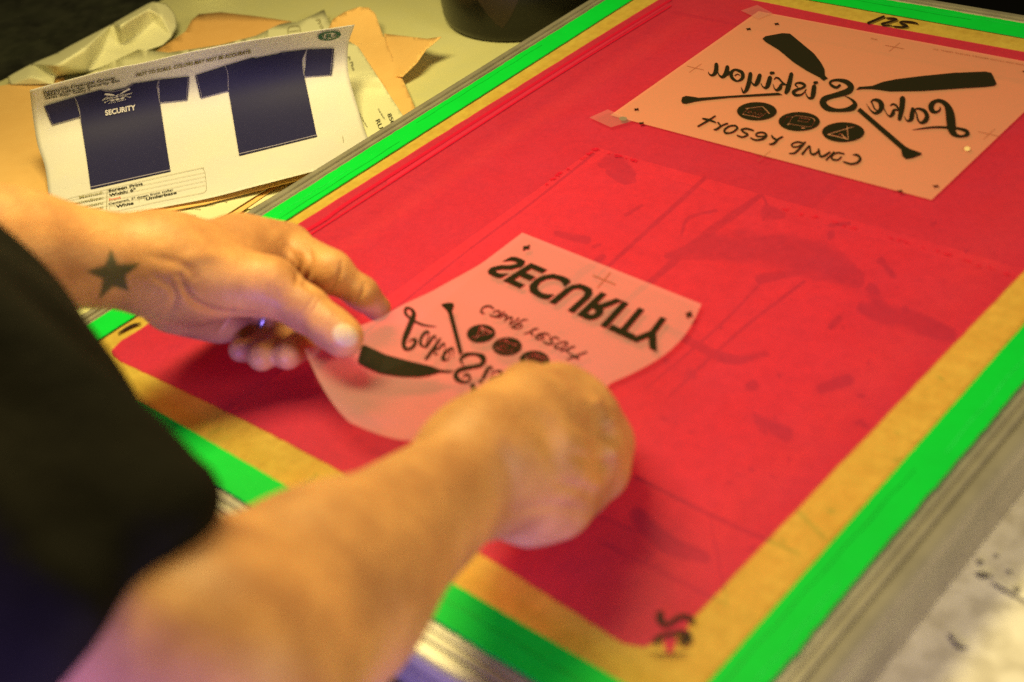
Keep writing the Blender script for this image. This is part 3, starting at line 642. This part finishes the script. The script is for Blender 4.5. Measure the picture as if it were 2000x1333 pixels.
def dense(pos, neg=(), d=7):
    """fill with extra points so the art follows the curl of the sheet"""
    vs, es = [], []
    for p in list(pos) + list(neg):
        q = []
        for i in range(len(p)):
            a, b = np.array(p[i], float), np.array(p[(i + 1) % len(p)], float); k = max(1, int(np.hypot(*(b - a)) / d)); q += [a + (b - a) * t / k for t in range(k)]
        b0 = len(vs); vs += [Vector(map(float, x)) for x in q]; es += [(b0 + i, b0 + (i + 1) % len(q)) for i in range(len(q))]
    al = np.vstack(pos); g = np.array([(x, y) for x in np.arange(al[:, 0].min(), al[:, 0].max(), d) for y in np.arange(al[:, 1].min(), al[:, 1].max(), d)]) + .013
    k = np.zeros(len(g), bool)
    for p in pos: k |= inside(np.array(p, float), g)
    vs += [Vector(map(float, x)) for x in g[k]]
    r = delaunay_2d_cdt(vs, es, [], 0, 1e-5); V = np.array([(p.x, p.y) for p in r[0]]); F = [tuple(x) for x in r[2]]
    c = np.array([V[list(x)].mean(0) for x in F]); k = np.zeros(len(F), bool)
    for p in pos: k |= inside(np.array(p, float), c)
    for p in neg: k &= ~inside(np.array(p, float), c)
    return V, [x for x, q in zip(F, k) if q]
ms = lambda e: (lambda q: U(q[0], q[1], zt(q) + e))
for nm, polys in (('shirt_picture', [[(85.5,208),(145,190.5),(156.4,228),(101,244)], [(145,190),(197,176),(215,178),(245,172),(260,164),(311,156),(308,174),(312,199.5),(333,335),(177,370),(170,317),(158,238),(154,211)], [(311,156),(370,150),(366,195),(312,200)]]),
                  ('shirt_picture', [[(381,148),(440,129),(446,177),(391,191.5)], [(440,129),(494,113),(500,114),(545,105),(548,103),(600,97),(591,118),(594,149),(619,267),(467,304.6),(446,177)], [(600,97),(653,95),(647.5,146),(594,149.5)]])):
    V, F = dense([np.array(p, float) for p in polys]); o = art(nm, V, F, ms(.0007), M['navy'], mk); o.data.polygons.foreach_set('use_smooth', [True] * len(o.data.polygons))
sl = [[(145,190,.8),(152,203,.8),(156,220,.8),(158,240,.8)], [(311,156,.8),(307,168,.8),(309,185,.8),(312,201,.8)], [(88,208,.6),(103,243,.6)], [(367.5,151,.6),(363.5,195,.6)], [(177,366,1.6),(255,349,1.6),(333,332,1.6)],
      [(197,176,.8),(216,180,.8),(245,174,.8),(260,164,.8)], [(440,129,.8),(445,145,.8),(446,177,.8)], [(600,97,.8),(592,114,.8),(591,130,.8),(594,149,.8)], [(384,148,.6),(394,190,.6)], [(650,95,.6),(645,146,.6)], [(467,301,1.4),(543,283,1.4),(619,264,1.4)]]
strokes('seam', sl, 0, M['seam'], mk, surf=ms(.0011), n=6)
Q = LP.copy(); lo = Q.min(0); hi = Q.max(0); qq = (Q - lo) / (hi - lo); qq[:, 0] = 1 - qq[:, 0]
LV = np.array([199.5, 206.5]) + qq[:, :1] * np.array([59, -12.5]) + qq[:, 1:] * np.array([-1, -22.])
art('shirt_logo', LV, LOGO_F, ms(.0011), M['white'], mk)
def tx(nm, s_, a, b, h, m, bold=.02, shear=.0, surf=None, up=None):
    V, F = text_px(s_, a, b, h, bold, shear, up); art(nm, V, F, surf or ms(.0009), m, mk)
tx('shirt_word', 'SECURITY', (206, 226), (265.5, 214.5), 9.5, M['white'], .03, surf=ms(.0011))
tx('heading', 'Reynolds Financial Group', (85, 184), (226, 155), 5.6, M['txt'], .02)
tx('heading', '18567 Lake Six Security 6in', (87, 190), (233.5, 160.5), 5.6, M['txt'], .02)
tx('heading', 'Sales Rep: Gaby L', (88, 195.5), (179, 177), 5.4, M['txt'], .02)
tx('notice', 'NOT TO SCALE. COLORS MAY NOT BE ACCURATE.', (266, 150.5), (491, 104), 6.2, M['olive'], .03, .2)
tx('field', 'Method:', (155, 388), (202, 378), 4.6, M['greyp']); tx('field', 'DesignSize:', (135, 401.5), (202, 388), 4.6, M['greyp'])
tx('field', 'Location:', (143, 410.5), (202, 398), 4.6, M['greyp']); tx('field', 'Placement:', (136, 421), (202, 407), 4.6, M['greyp'])
tx('value', 'Screen Print', (212, 375), (279, 361), 4.8, M['txt'], .03); tx('value', 'Width: 6"', (213, 384), (265, 372.5), 4.8, M['txt'], .03)
tx('value', 'Front', (213, 392), (236, 387), 3.8, M['redp'], .02); tx('value', 'Centered, 3" down from collar', (212, 400.5), (339, 372), 3.8, M['txt'], .02)
tx('value', 'White', (227, 406), (261, 398.5), 4.8, M['txt'], .03); tx('value', 'Underbase', (285, 391), (345, 378), 4.8, M['txt'], .03)
ls = [[(123, 400, .6), (124, 393, .6), (140, 386, .6)], [(140, 386, .5), (260, 358, .5), (385, 330, .6), (396, 330, .6), (400, 336, .6)], [(400, 336, .6), (403, 368, .6), (398, 376, .6), (390, 378, .6)], [(390, 378, .5), (300, 396, .5), (212, 416, .5)],
      [(209, 370, .9), (208, 410, .9)]] + [[(125, 394 + 9 * k, .4), (210, 376 + 8.6 * k, .4), (401, 337 + 8.3 * k, .4)] for k in range(4)] + \
     [[(214, 409, .5), (214, 403, .5)], [(214, 403, .5), (224, 401, .5)], [(224, 401, .5), (225, 406, .5)], [(272, 394, .5), (271, 388, .5)], [(271, 388, .5), (282, 386, .5)], [(282, 386, .5), (283, 392, .5)], [(669, 266, .8), (670.5, 278, .8)]]
strokes('table_line', ls, 0, M['greyp'], mk, surf=ms(.0009), n=5)
def rell(cx, cy, rx, ry, a, n=40):
    e = ell(0, 0, rx, ry, n); c, s = math.cos(a), math.sin(a); return np.stack([cx + e[:, 0] * c - e[:, 1] * s, cy + e[:, 0] * s + e[:, 1] * c], 1)
em1 = rell(643.5, 70.5, 22.5, 9.0, -.14); em2 = rell(643.5, 70.5, 14.5, 5.6, -.14)
ticks = []
for a in np.linspace(0, 2 * math.pi, 31)[:-1]:
    if abs(math.sin(a)) < .25: continue
    c = np.array([643.5, 70.5]) + np.array([18.4 * math.cos(a) , 7.2 * math.sin(a) - .14 * 18.4 * math.cos(a)]); ticks.append(rell(c[0], c[1], .9, .55, 0, 6))
V, F = fill2d([em1], [em2] + ticks); art('emblem_or_reflection', V, F, ms(.0009), M['ginkl'], mk)
tx('emblem_or_reflection', 'R', (638, 76), (651, 73.5), 8, M['ginkl'], .03)
strokes('emblem_or_reflection', [[(632, 73, 2), (632.5, 69, 2)], [(653, 71, 2), (655, 67, 2)]], 0, M['ginkl'], mk, surf=ms(.0009), n=2)

# ================================================================== CANISTER AND CUP
def lathe(name, c, prof, m, n=64, parent=None):
    v = []; f = []
    for r, z in prof:
        for i in range(n):
            t = 2 * math.pi * i / n; v.append((c[0] + r * math.cos(t), c[1] + r * math.sin(t), z))
    for k in range(len(prof) - 1):
        for i in range(n): f.append((k * n + i, k * n + (i + 1) % n, (k + 1) * n + (i + 1) % n, (k + 1) * n + i))
    f.append(tuple(range(len(prof) * n - n, len(prof) * n))); f.append(tuple(reversed(range(n))))
    return link(name, v, f, m, parent, smooth=True)
cc = U(1045, 8, ZT)
can = empty('canister', cc); tag(can, 'large glossy black canister standing behind the screen frame', 'canister')
lathe('body', cc, [(.087, ZT), (.092, ZT + .001), (.0945, ZT + .004), (.096, ZT + .010), (.097, ZT + .20), (.093, ZT + .205)], M['black'], parent=can)
# brown pointed reflection painted on the wall of the canister
lv = []; lf = []; ct = math.atan2(CAM[1] - cc[1], CAM[0] - cc[0]) - .38
for j in range(13):
    h = j / 12.; wdt = .30 * math.sin(min(1, h * 1.0) * math.pi / 2) ** .8
    for i in range(9):
        t = ct + wdt * (i / 4. - 1); lv.append((cc[0] + .0968 * math.cos(t), cc[1] + .0968 * math.sin(t), ZT + .018 + .06 * h))
for j in range(12):
    for i in range(8): lf.append((j * 9 + i, j * 9 + i + 1, (j + 1) * 9 + i + 1, (j + 1) * 9 + i))
link('emblem_or_reflection', lv, lf, M['maroon'], can, smooth=True)
cu_ = U(408, -16, ZT)
cup = lathe('cup', cu_, [(.0205, ZT), (.0225, ZT + .0015), (.0235, ZT + .004), (.027, ZT + .05), (.025, ZT + .05), (.0215, ZT + .006)], M['cup']); tag(cup, 'small white cup standing behind the manila envelope', 'cup')

# ================================================================== PERSON (signed distance field, surface nets)
class Field:
    def __init__(s, lo, hi, h):
        s.h = h; s.lo = np.array(lo, float); s.n = np.ceil((np.array(hi) - s.lo) / h).astype(int) + 1
        s.d = np.full(s.n, .05, np.float32)
    def _sub(s, lo, hi):
        i0 = np.clip(np.floor((lo - s.lo) / s.h).astype(int), 0, s.n - 1); i1 = np.clip(np.ceil((hi - s.lo) / s.h).astype(int) + 1, 0, s.n)
        if np.any(i1 <= i0): return None, None
        ax = [(s.lo[k] + np.arange(i0[k], i1[k]) * s.h).astype(np.float32) for k in range(3)]
        return tuple(slice(i0[k], i1[k]) for k in range(3)), np.meshgrid(*ax, indexing='ij', sparse=True)
    def _comb(s, sl, d, k, op):
        o = s.d[sl]
        if op == 'add':
            hh = np.maximum(k - np.abs(o - d), 0) / k; s.d[sl] = np.minimum(o, d) - hh * hh * k * .25
        else:
            hh = np.maximum(k - np.abs(o + d), 0) / k; s.d[sl] = np.maximum(o, -d) + hh * hh * k * .25
    def cone(s, a, b, ra, rb, k=.008, op='add', flat=None):
        a, b = np.array(a, float), np.array(b, float); R = max(ra, rb) + k + .012
        sl, g = s._sub(np.minimum(a, b) - R, np.maximum(a, b) + R)
        if sl is None: return
        ba = b - a; L2 = max(ba @ ba, 1e-12); X, Y, Z = g[0] - a[0], g[1] - a[1], g[2] - a[2]
        t = np.clip((X * ba[0] + Y * ba[1] + Z * ba[2]) / L2, 0, 1)
        DX, DY, DZ = X - t * ba[0], Y - t * ba[1], Z - t * ba[2]
        if flat is not None:      # flatten along a direction: flat = (dir, factor>1)
            n = np.array(flat[0], float); n /= np.linalg.norm(n); q = DX * n[0] + DY * n[1] + DZ * n[2]; e = flat[1] ** 2 - 1
            d = np.sqrt(DX * DX + DY * DY + DZ * DZ + e * q * q) - (ra + (rb - ra) * t)
        else: d = np.sqrt(DX * DX + DY * DY + DZ * DZ) - (ra + (rb - ra) * t)
        s._comb(sl, d.astype(np.float32), k, op)
    def chain(s, pts, rs, k=.008, **kw):
        for i in range(len(pts) - 1): s.cone(pts[i], pts[i + 1], rs[i], rs[i + 1], k, **kw)
    def mesh(s):
        d = s.d; n = d.shape; ins = d < 0
        c = np.zeros(tuple(k - 1 for k in n), np.uint8)
        for dx in (0, 1):
            for dy in (0, 1):
                for dz in (0, 1): c += ins[dx:n[0] - 1 + dx, dy:n[1] - 1 + dy, dz:n[2] - 1 + dz]
        cell = np.argwhere((c > 0) & (c < 8)); idx = np.full(c.shape, -1, np.int32); idx[tuple(cell.T)] = np.arange(len(cell))
        acc = np.zeros((len(cell), 3)); cnt = np.zeros(len(cell))
        cor = [np.array(q) for q in ((0,0,0),(1,0,0),(0,1,0),(1,1,0),(0,0,1),(1,0,1),(0,1,1),(1,1,1))]
        val = [d[tuple((cell + q).T)] for q in cor]
        for i, j in ((0,1),(2,3),(4,5),(6,7),(0,2),(1,3),(4,6),(5,7),(0,4),(1,5),(2,6),(3,7)):
            a, b = val[i], val[j]; m = (a < 0) != (b < 0); t = np.where(m, a / np.where(m, a - b, 1), 0)
            acc += m[:, None] * (cor[i] + t[:, None] * (cor[j] - cor[i])); cnt += m
        V = s.lo + (cell + acc / cnt[:, None]) * s.h
        F = []
        for ax in range(3):
            o1, o2 = (ax + 1) % 3, (ax + 2) % 3; sl0 = [slice(None)] * 3; sl1 = [slice(None)] * 3; sl0[ax] = slice(0, -1); sl1[ax] = slice(1, None)
            A, B = ins[tuple(sl0)], ins[tuple(sl1)]; e = np.argwhere(A != B)
            e = e[(e[:, o1] > 0) & (e[:, o2] > 0) & (e[:, o1] < n[o1] - 1) & (e[:, o2] < n[o2] - 1)]
            fl = A[tuple(e.T)]; u = np.zeros(3, int); u[o1] = 1; w_ = np.zeros(3, int); w_[o2] = 1
            q = np.stack([idx[tuple((e - u - w_).T)], idx[tuple((e - w_).T)], idx[tuple(e.T)], idx[tuple((e - u).T)]], 1)
            q[~fl] = q[~fl][:, ::-1]; F.append(q)
        return V, np.vstack(F)

def handjoint(u, v_, z): return U(u, v_, z)
J = {}
# ---- left hand (image left): wrist, thumb and forefinger pinching the film
lw = U(322, 518, .088); le = U(20, 492, .128); le2 = U(-300, 470, .175)
Lp = dict(wr=lw, th0=U(400, 560, .072), th1=U(525, 560, .066), th2=U(598, 604, .054), th3=U(666, 656, .043),
    i1=U(556, 495, .052), i2=U(652, 536, .050), i3=U(706, 573, .034), i4=U(738, 603, .018),
    m1=U(535, 545, .034), m2=U(618, 612, .020), m3=U(598, 668, .014), m4=U(561, 694, .027),
    r1=U(482, 598, .026), r2=U(566, 646, .012), r3=U(545, 680, .012), r4=U(511, 697, .028),
    p1=U(440, 610, .022), p2=U(498, 655, .013), p3=U(505, 684, .012), p4=U(470, 684, .020))
FL = Field((-.16, -.16, -.002), (.25, .22, .20), .0012)
toC = CAM - lw; toC /= np.linalg.norm(toC)
FL.chain([le2, le, lw], [.042, .0345, .0270], .02)
# palm body
FL.cone(lw, Lp['i1'], .027, .0175, .02); FL.cone(lw, Lp['m1'], .026, .017, .018); FL.cone(lw, Lp['r1'], .024, .015, .016); FL.cone(U(345, 570, .060), Lp['p1'], .022, .0145, .016)
FL.cone(U(345, 590, .052), U(430, 622, .030), .019, .016, .014)
FL.cone(U(470, 480, .070), Lp['i1'], .020, .0165, .016)
# thumb
FL.chain([U(392, 548, .078), Lp['th1']], [.0240, .0185], .018); FL.chain([Lp['th1'], Lp['th2'], Lp['th3']], [.0170, .0132, .0116], .008)
FL.cone(U(646, 640, .047), U(672, 660, .043), .0126, .0114, .006)
# fingers
FL.chain([Lp[k] for k in ('i1', 'i2', 'i3', 'i4')], [.0150, .0118, .0102, .0088], .006)
FL.cone(U(600, 505, .054), U(640, 525, .053), .0125, .0125, .008)
FL.chain([Lp[k] for k in ('m1', 'm2', 'm3', 'm4')], [.0140, .0112, .0100, .0092], .005)
FL.chain([Lp[k] for k in ('r1', 'r2', 'r3', 'r4')], [.0130, .0108, .0098, .0092], .005)
FL.chain([Lp[k] for k in ('p1', 'p2', 'p3', 'p4')], [.0115, .0095, .0088, .0080], .005)
def onskin(u, v_, z, lift):       # point pulled towards the camera from a bone
    p = U(u, v_, z); q = CAM - p; return p + q / np.linalg.norm(q) * lift
VL, FaL = FL.mesh()

# ---- right arm and fist
re_ = D(425, 1330, .500); rw = D(948, 908, .675)
rs = D(-430, 790, .60)
R_ = lambda u, v_, z: U(u, v_, z)
FR = Field((.02, -.42, -.002), (.62, .22, .46), .0022)
FR.chain([rs, D(30, 1030, .535), re_], [.058, .050, .044], .03)
FR.chain([re_, D(625, 1160, .570), rw], [.042, .0395, .0255], .028)
FR.cone(rw, U(1035, 800, .075), .0255, .021, .024); FR.cone(U(965, 880, .068), U(980, 805, .060), .018, .014, .016); FR.cone(rw, U(1065, 890, .062), .0255, .022, .024); FR.cone(rw, U(1045, 945, .048), .022, .019, .022)
km = [(1085, 775, .056), (1135, 812, .050), (1150, 876, .040), (1120, 928, .034)]
pm = [(1155, 812, .032), (1182, 866, .026), (1172, 925, .018), (1130, 965, .018)]
tm = [(1120, 850, .018), (1138, 905, .014), (1125, 945, .014), (1085, 985, .018)]
for i, (a, b, c) in enumerate(zip(km, pm, tm)):
    A, B, C_ = U(*a), U(*b), U(*c); r = [.0165, .0165, .0155, .0140][i]
    FR.cone(U(1010, 840 + 35 * i, .068 - .008 * i), A, .018, r, .02); FR.chain([A, B, C_], [r, r * .86, r * .72], .009)
    FR.cone(C_, U(1060 + 5 * i, 905 + 30 * i, .014), r * .72, r * .62, .006)
FR.chain([U(985, 820, .060), U(1030, 765, .040), U(1075, 760, .020)], [.018, .014, .011], .014)   # thumb reaching the film
FR.chain([U(1000, 950, .045), U(1045, 982, .034), U(1098, 992, .028)], [.022, .019, .014], .014) # heel of the hand
VR, FaR = FR.mesh()

per = empty('person', (.12, -.15, .05)); tag(per, 'person in a black t-shirt with a star tattoo peeling film off the screen', 'person')
skin = bpy.data.materials.new('skin'); skin.use_nodes = True; nt = skin.node_tree; b = nt.nodes['Principled BSDF']
b.inputs['Roughness'].default_value = .48; b.inputs['Specular IOR Level'].default_value = .35
b.inputs['Subsurface Weight'].default_value = .12; b.inputs['Subsurface Radius'].default_value = (.010, .004, .002); b.inputs['Subsurface Scale'].default_value = .5
at_ = nt.nodes.new('ShaderNodeAttribute'); at_.attribute_name = 'mark'; sp = nt.nodes.new('ShaderNodeSeparateColor'); nt.links.new(at_.outputs['Color'], sp.inputs[0])
tc = nt.nodes.new('ShaderNodeTexCoord'); n1_ = nt.nodes.new('ShaderNodeTexNoise'); n1_.inputs['Scale'].default_value = 38; n1_.inputs['Detail'].default_value = 5; nt.links.new(tc.outputs['Object'], n1_.inputs['Vector'])
rr = nt.nodes.new('ShaderNodeValToRGB'); rr.color_ramp.elements[0].color = (.45, .20, .09, 1); rr.color_ramp.elements[1].color = (.64, .31, .13, 1); rr.color_ramp.elements[0].position = .35; rr.color_ramp.elements[1].position = .65
nt.links.new(n1_.outputs['Fac'], rr.inputs[0])
m1_ = nt.nodes.new('ShaderNodeMix'); m1_.data_type = 'RGBA'; m1_.inputs[7].default_value = (.045, .055, .018, 1)
m2_ = nt.nodes.new('ShaderNodeMix'); m2_.data_type = 'RGBA'; m2_.inputs[7].default_value = (.64, .47, .27, 1)
nt.links.new(sp.outputs[0], m1_.inputs[0]); nt.links.new(rr.outputs[0], m1_.inputs[6]); nt.links.new(sp.outputs[1], m2_.inputs[0]); nt.links.new(m1_.outputs[2], m2_.inputs[6]); nt.links.new(m2_.outputs[2], b.inputs['Base Color'])
vo = nt.nodes.new('ShaderNodeTexVoronoi'); vo.inputs['Scale'].default_value = 520; nz = nt.nodes.new('ShaderNodeTexNoise'); nz.inputs['Scale'].default_value = 150; nz.inputs['Detail'].default_value = 6
nt.links.new(tc.outputs['Object'], vo.inputs['Vector']); nt.links.new(tc.outputs['Object'], nz.inputs['Vector'])
ad = nt.nodes.new('ShaderNodeMath'); ad.operation = 'MULTIPLY_ADD'; ad.inputs[1].default_value = .35; nt.links.new(vo.outputs['Distance'], ad.inputs[0]); nt.links.new(nz.outputs['Fac'], ad.inputs[2])
bp = nt.nodes.new('ShaderNodeBump'); bp.inputs['Strength'].default_value = .35; bp.inputs['Distance'].default_value = .0012; nt.links.new(ad.outputs[0], bp.inputs['Height']); nt.links.new(bp.outputs[0], b.inputs['Normal'])

V = np.vstack([VL, VR]); F = np.vstack([FaL, FaR + len(VL)])
def normals(V, F):
    a, b, c, d = V[F[:, 0]], V[F[:, 1]], V[F[:, 2]], V[F[:, 3]]; fn = np.cross(c - a, d - b); n = np.zeros_like(V)
    for k in range(4): np.add.at(n, F[:, k], fn)
    return n / np.maximum(np.linalg.norm(n, axis=1, keepdims=True), 1e-12)
def relax(V, F, it=2, lam=.5):
    for _ in range(it):
        a = np.zeros_like(V); c = np.zeros(len(V))
        for k in range(4):
            np.add.at(a, F[:, k], V[F[:, (k + 1) % 4]] + V[F[:, (k - 1) % 4]]); np.add.at(c, F[:, k], 2)
        V = V + lam * (a / c[:, None] - V)
    return V
V = relax(V, F, 3)
nr0 = normals(V, F); px = PX(V); vis = np.einsum('ij,ij->i', nr0, CAM - V) / np.linalg.norm(CAM - V, axis=1)
dep0 = (V - CAM) @ FW
def fold(pts, wid, depth, dmax=9.):
    '''skin fold: presses the surface in (or out) along a line'''
    c = catmull([(*p, 0) for p in pts], 8)[:, :2]; best = np.full(len(V), 1e9)
    sel = (px[:, 0] > c[:, 0].min() - 4 * wid) & (px[:, 0] < c[:, 0].max() + 4 * wid) & (px[:, 1] > c[:, 1].min() - 4 * wid) & (px[:, 1] < c[:, 1].max() + 4 * wid) & (vis > .05) & (dep0 < dmax)
    ii = np.where(sel)[0]; P = px[ii]; bd_ = np.full(len(ii), 1e9); bt = np.zeros(len(ii)); n = len(c) - 1
    for k in range(n):
        a, b = c[k], c[k + 1]; L = (b - a) @ (b - a) + 1e-9; t = np.clip((P - a) @ (b - a) / L, 0, 1); d_ = np.hypot(*(P - a - t[:, None] * (b - a)).T)
        m_ = d_ < bd_; bd_[m_] = d_[m_]; bt[m_] = (k + t[m_]) / n
    g = np.exp(-(bd_ / wid) ** 2) * np.sin(np.pi * np.clip(bt, .06, .94)) ** .5 * np.clip(vis[ii] * 2, 0, 1)
    V[ii] -= nr0[ii] * (g * depth)[:, None]
for pts, wid, dp in [
    ([(668, 512), (664, 535), (652, 556), (640, 566)], 4, .0016), ([(712, 556), (706, 576), (692, 592)], 4, .0013), ([(735, 583), (728, 597)], 3, .0005),
    ([(598, 475), (606, 500), (604, 530), (594, 556)], 5, .0020), ([(586, 500), (584, 530), (578, 556)], 5, .0016), ([(572, 490), (566, 520)], 6, -.0008),
    ([(552, 470), (575, 505), (582, 545)], 7, .0012), ([(596, 556), (612, 566)], 5, .0016),
    ([(622, 588), (614, 604), (604, 618)], 3, .0008), ([(630, 596), (623, 611), (613, 626)], 3, .0007), ([(612, 580), (604, 596), (594, 612)], 3, .0006), ([(638, 606), (632, 620), (622, 634)], 3, .0005),
    ([(352, 540), (362, 570), (385, 595), (430, 612), (500, 618)], 7, .0030), ([(330, 545), (342, 580), (330, 612)], 7, .0012), ([(300, 540), (325, 556), (345, 580)], 8, .0012),
    ([(455, 605), (440, 632), (424, 652)], 4, .0016), ([(520, 628), (490, 646), (462, 668)], 4, .0018), ([(352, 512), (400, 500), (450, 505)], 14, -.0010),
    ([(290, 500), (350, 515), (380, 540)], 10, .0012), ([(535, 560), (545, 585)], 4, .0006), ([(523, 556), (530, 584)], 4, .0005),
    ([(500, 672), (497, 690), (503, 708)], 3, .0006), ([(547, 672), (543, 690)], 3, .0005)]: fold(pts, wid, dp)
for pts, wid, dp in [([(1000, 800), (1060, 830), (1085, 900)], 22, .0030), ([(1110, 765), (1150, 790), (1195, 800)], 12, -.0015), ([(1120, 820), (1165, 845)], 10, .0022), ([(1120, 890), (1170, 905)], 10, .0022),
    ([(1090, 945), (1150, 960)], 9, .0022), ([(1150, 785), (1165, 800)], 16, -.0045), ([(1180, 815), (1196, 835)], 13, -.0040), ([(1188, 875), (1198, 895)], 13, -.0040), ([(1150, 935), (1165, 950)], 12, -.0035), ([(1168, 845), (1190, 855)], 7, .003), ([(1165, 905), (1185, 912)], 7, .003), ([(1000, 1000), (1080, 990), (1150, 1000)], 9, .0016), ([(960, 850), (1000, 930), (1000, 1000)], 16, .0014)]: fold(pts, wid, dp, .9)
body = link('body', V, F, skin, per, smooth=True)
nr = np.zeros(len(V) * 3, np.float32); body.data.vertices.foreach_get('normal', nr); nr = nr.reshape(-1, 3)
face = np.einsum('ij,ij->i', nr, CAM - V) > 0
px = PX(V); star = np.array([(216,484),(230,517),(275,514),(245,540),(252,570),(222,560),(192,587),(201,546),(167,530),(206,518)], float)
acc = np.zeros(len(V))
for dx, dy in [(0, 0), (2, 0), (-2, 0), (0, 2), (0, -2), (1.5, 1.5), (-1.5, -1.5)]: acc += inside(star, px + [dx, dy])
tat = acc / 7 * face * .92
nc = onskin(674, 655, .043, .0108); na = U(668, 656, .043) - U(598, 604, .054); na /= np.linalg.norm(na); nn_ = CAM - nc; nn_ /= np.linalg.norm(nn_); nn_ -= na * (nn_ @ na); nn_ /= np.linalg.norm(nn_); nb = np.cross(na, nn_)
q = V - nc; e = np.sqrt((q @ na / .0078) ** 2 + (q @ nb / .0066) ** 2 + (q @ nn_ / .009) ** 2); nail = np.clip((1.06 - e) / .12, 0, 1) * (np.arange(len(V)) < len(VL)) * (nr @ nn_ > .35)
ca = body.data.color_attributes.new('mark', 'FLOAT_COLOR', 'POINT'); c4 = np.zeros((len(V), 4), np.float32); c4[:, 0] = tat; c4[:, 1] = nail; c4[:, 3] = 1; ca.data.foreach_set('color', c4.ravel())
# ring
rc = U(528, 634, .030); ax = Lp['r2'] - Lp['r1']; ax /= np.linalg.norm(ax); x_ = np.cross(ax, [0, 0, 1]); x_ /= np.linalg.norm(x_); y_ = np.cross(ax, x_)
rcen = Lp['r1'] * .45 + Lp['r2'] * .55; rv = []; rf = []
for i in range(40):
    t = 2 * math.pi * i / 40; o_ = x_ * math.cos(t) + y_ * math.sin(t)
    for j in range(8):
        s_ = 2 * math.pi * j / 8; rv.append(rcen + o_ * (.0133 + .0008 * math.cos(s_)) + ax * .0022 * math.sin(s_))
for i in range(40):
    for j in range(8): rf.append((i * 8 + j, i * 8 + (j + 1) % 8, ((i + 1) % 40) * 8 + (j + 1) % 8, ((i + 1) % 40) * 8 + j))
link('finger_ring', rv, rf, M['silver'], per, smooth=True)
# shirt: right sleeve, shoulder and torso
FS = Field((-.62, -.62, -.16), (.50, .10, .60), .004)
hem = D(250, 1165, .508)
FS.cone(rs, hem, .088, .053, .03)
ch = D(-520, 760, .72)
FS.cone(rs, D(-620, 620, .95), .10, .11, .08)
FS.cone(D(-640, 1050, .66), D(-900, 950, .95), .13, .15, .06)
FS.cone(D(-190, 830, .575), D(-80, 1030, .55), .075, .07, .05)
FS.cone(D(-620, 620, .95), U(-420, 500, .20), .09, .056, .03)
# fold ripples and open hem: cut by a plane
X, Y, Z = np.meshgrid(*[(FS.lo[k] + np.arange(FS.n[k]) * FS.h).astype(np.float32) for k in range(3)], indexing='ij', sparse=True)
FS.d += (0.0055 * np.sin(38 * X + 55 * Z + 9 * np.sin(14 * Y)) + .0018 * np.sin(95 * Y - 60 * X)).astype(np.float32)
h1, h2 = D(462, 985, .50), D(122, 1350, .50); hn = np.cross(h1 - CAM, h2 - CAM); hn /= np.linalg.norm(hn)
if hn @ (D(600, 1200, .5) - CAM) < 0: hn = -hn
plane = (X - CAM[0]) * hn[0] + (Y - CAM[1]) * hn[1] + (Z - CAM[2]) * hn[2]
kk = .022; hh_ = np.maximum(kk - np.abs(FS.d - plane), 0) / kk; FS.d = np.maximum(FS.d, plane) + hh_ * hh_ * kk * .25
VS, FaS = FS.mesh()
link('t_shirt', VS, FaS, M['shirt'], per, smooth=True)
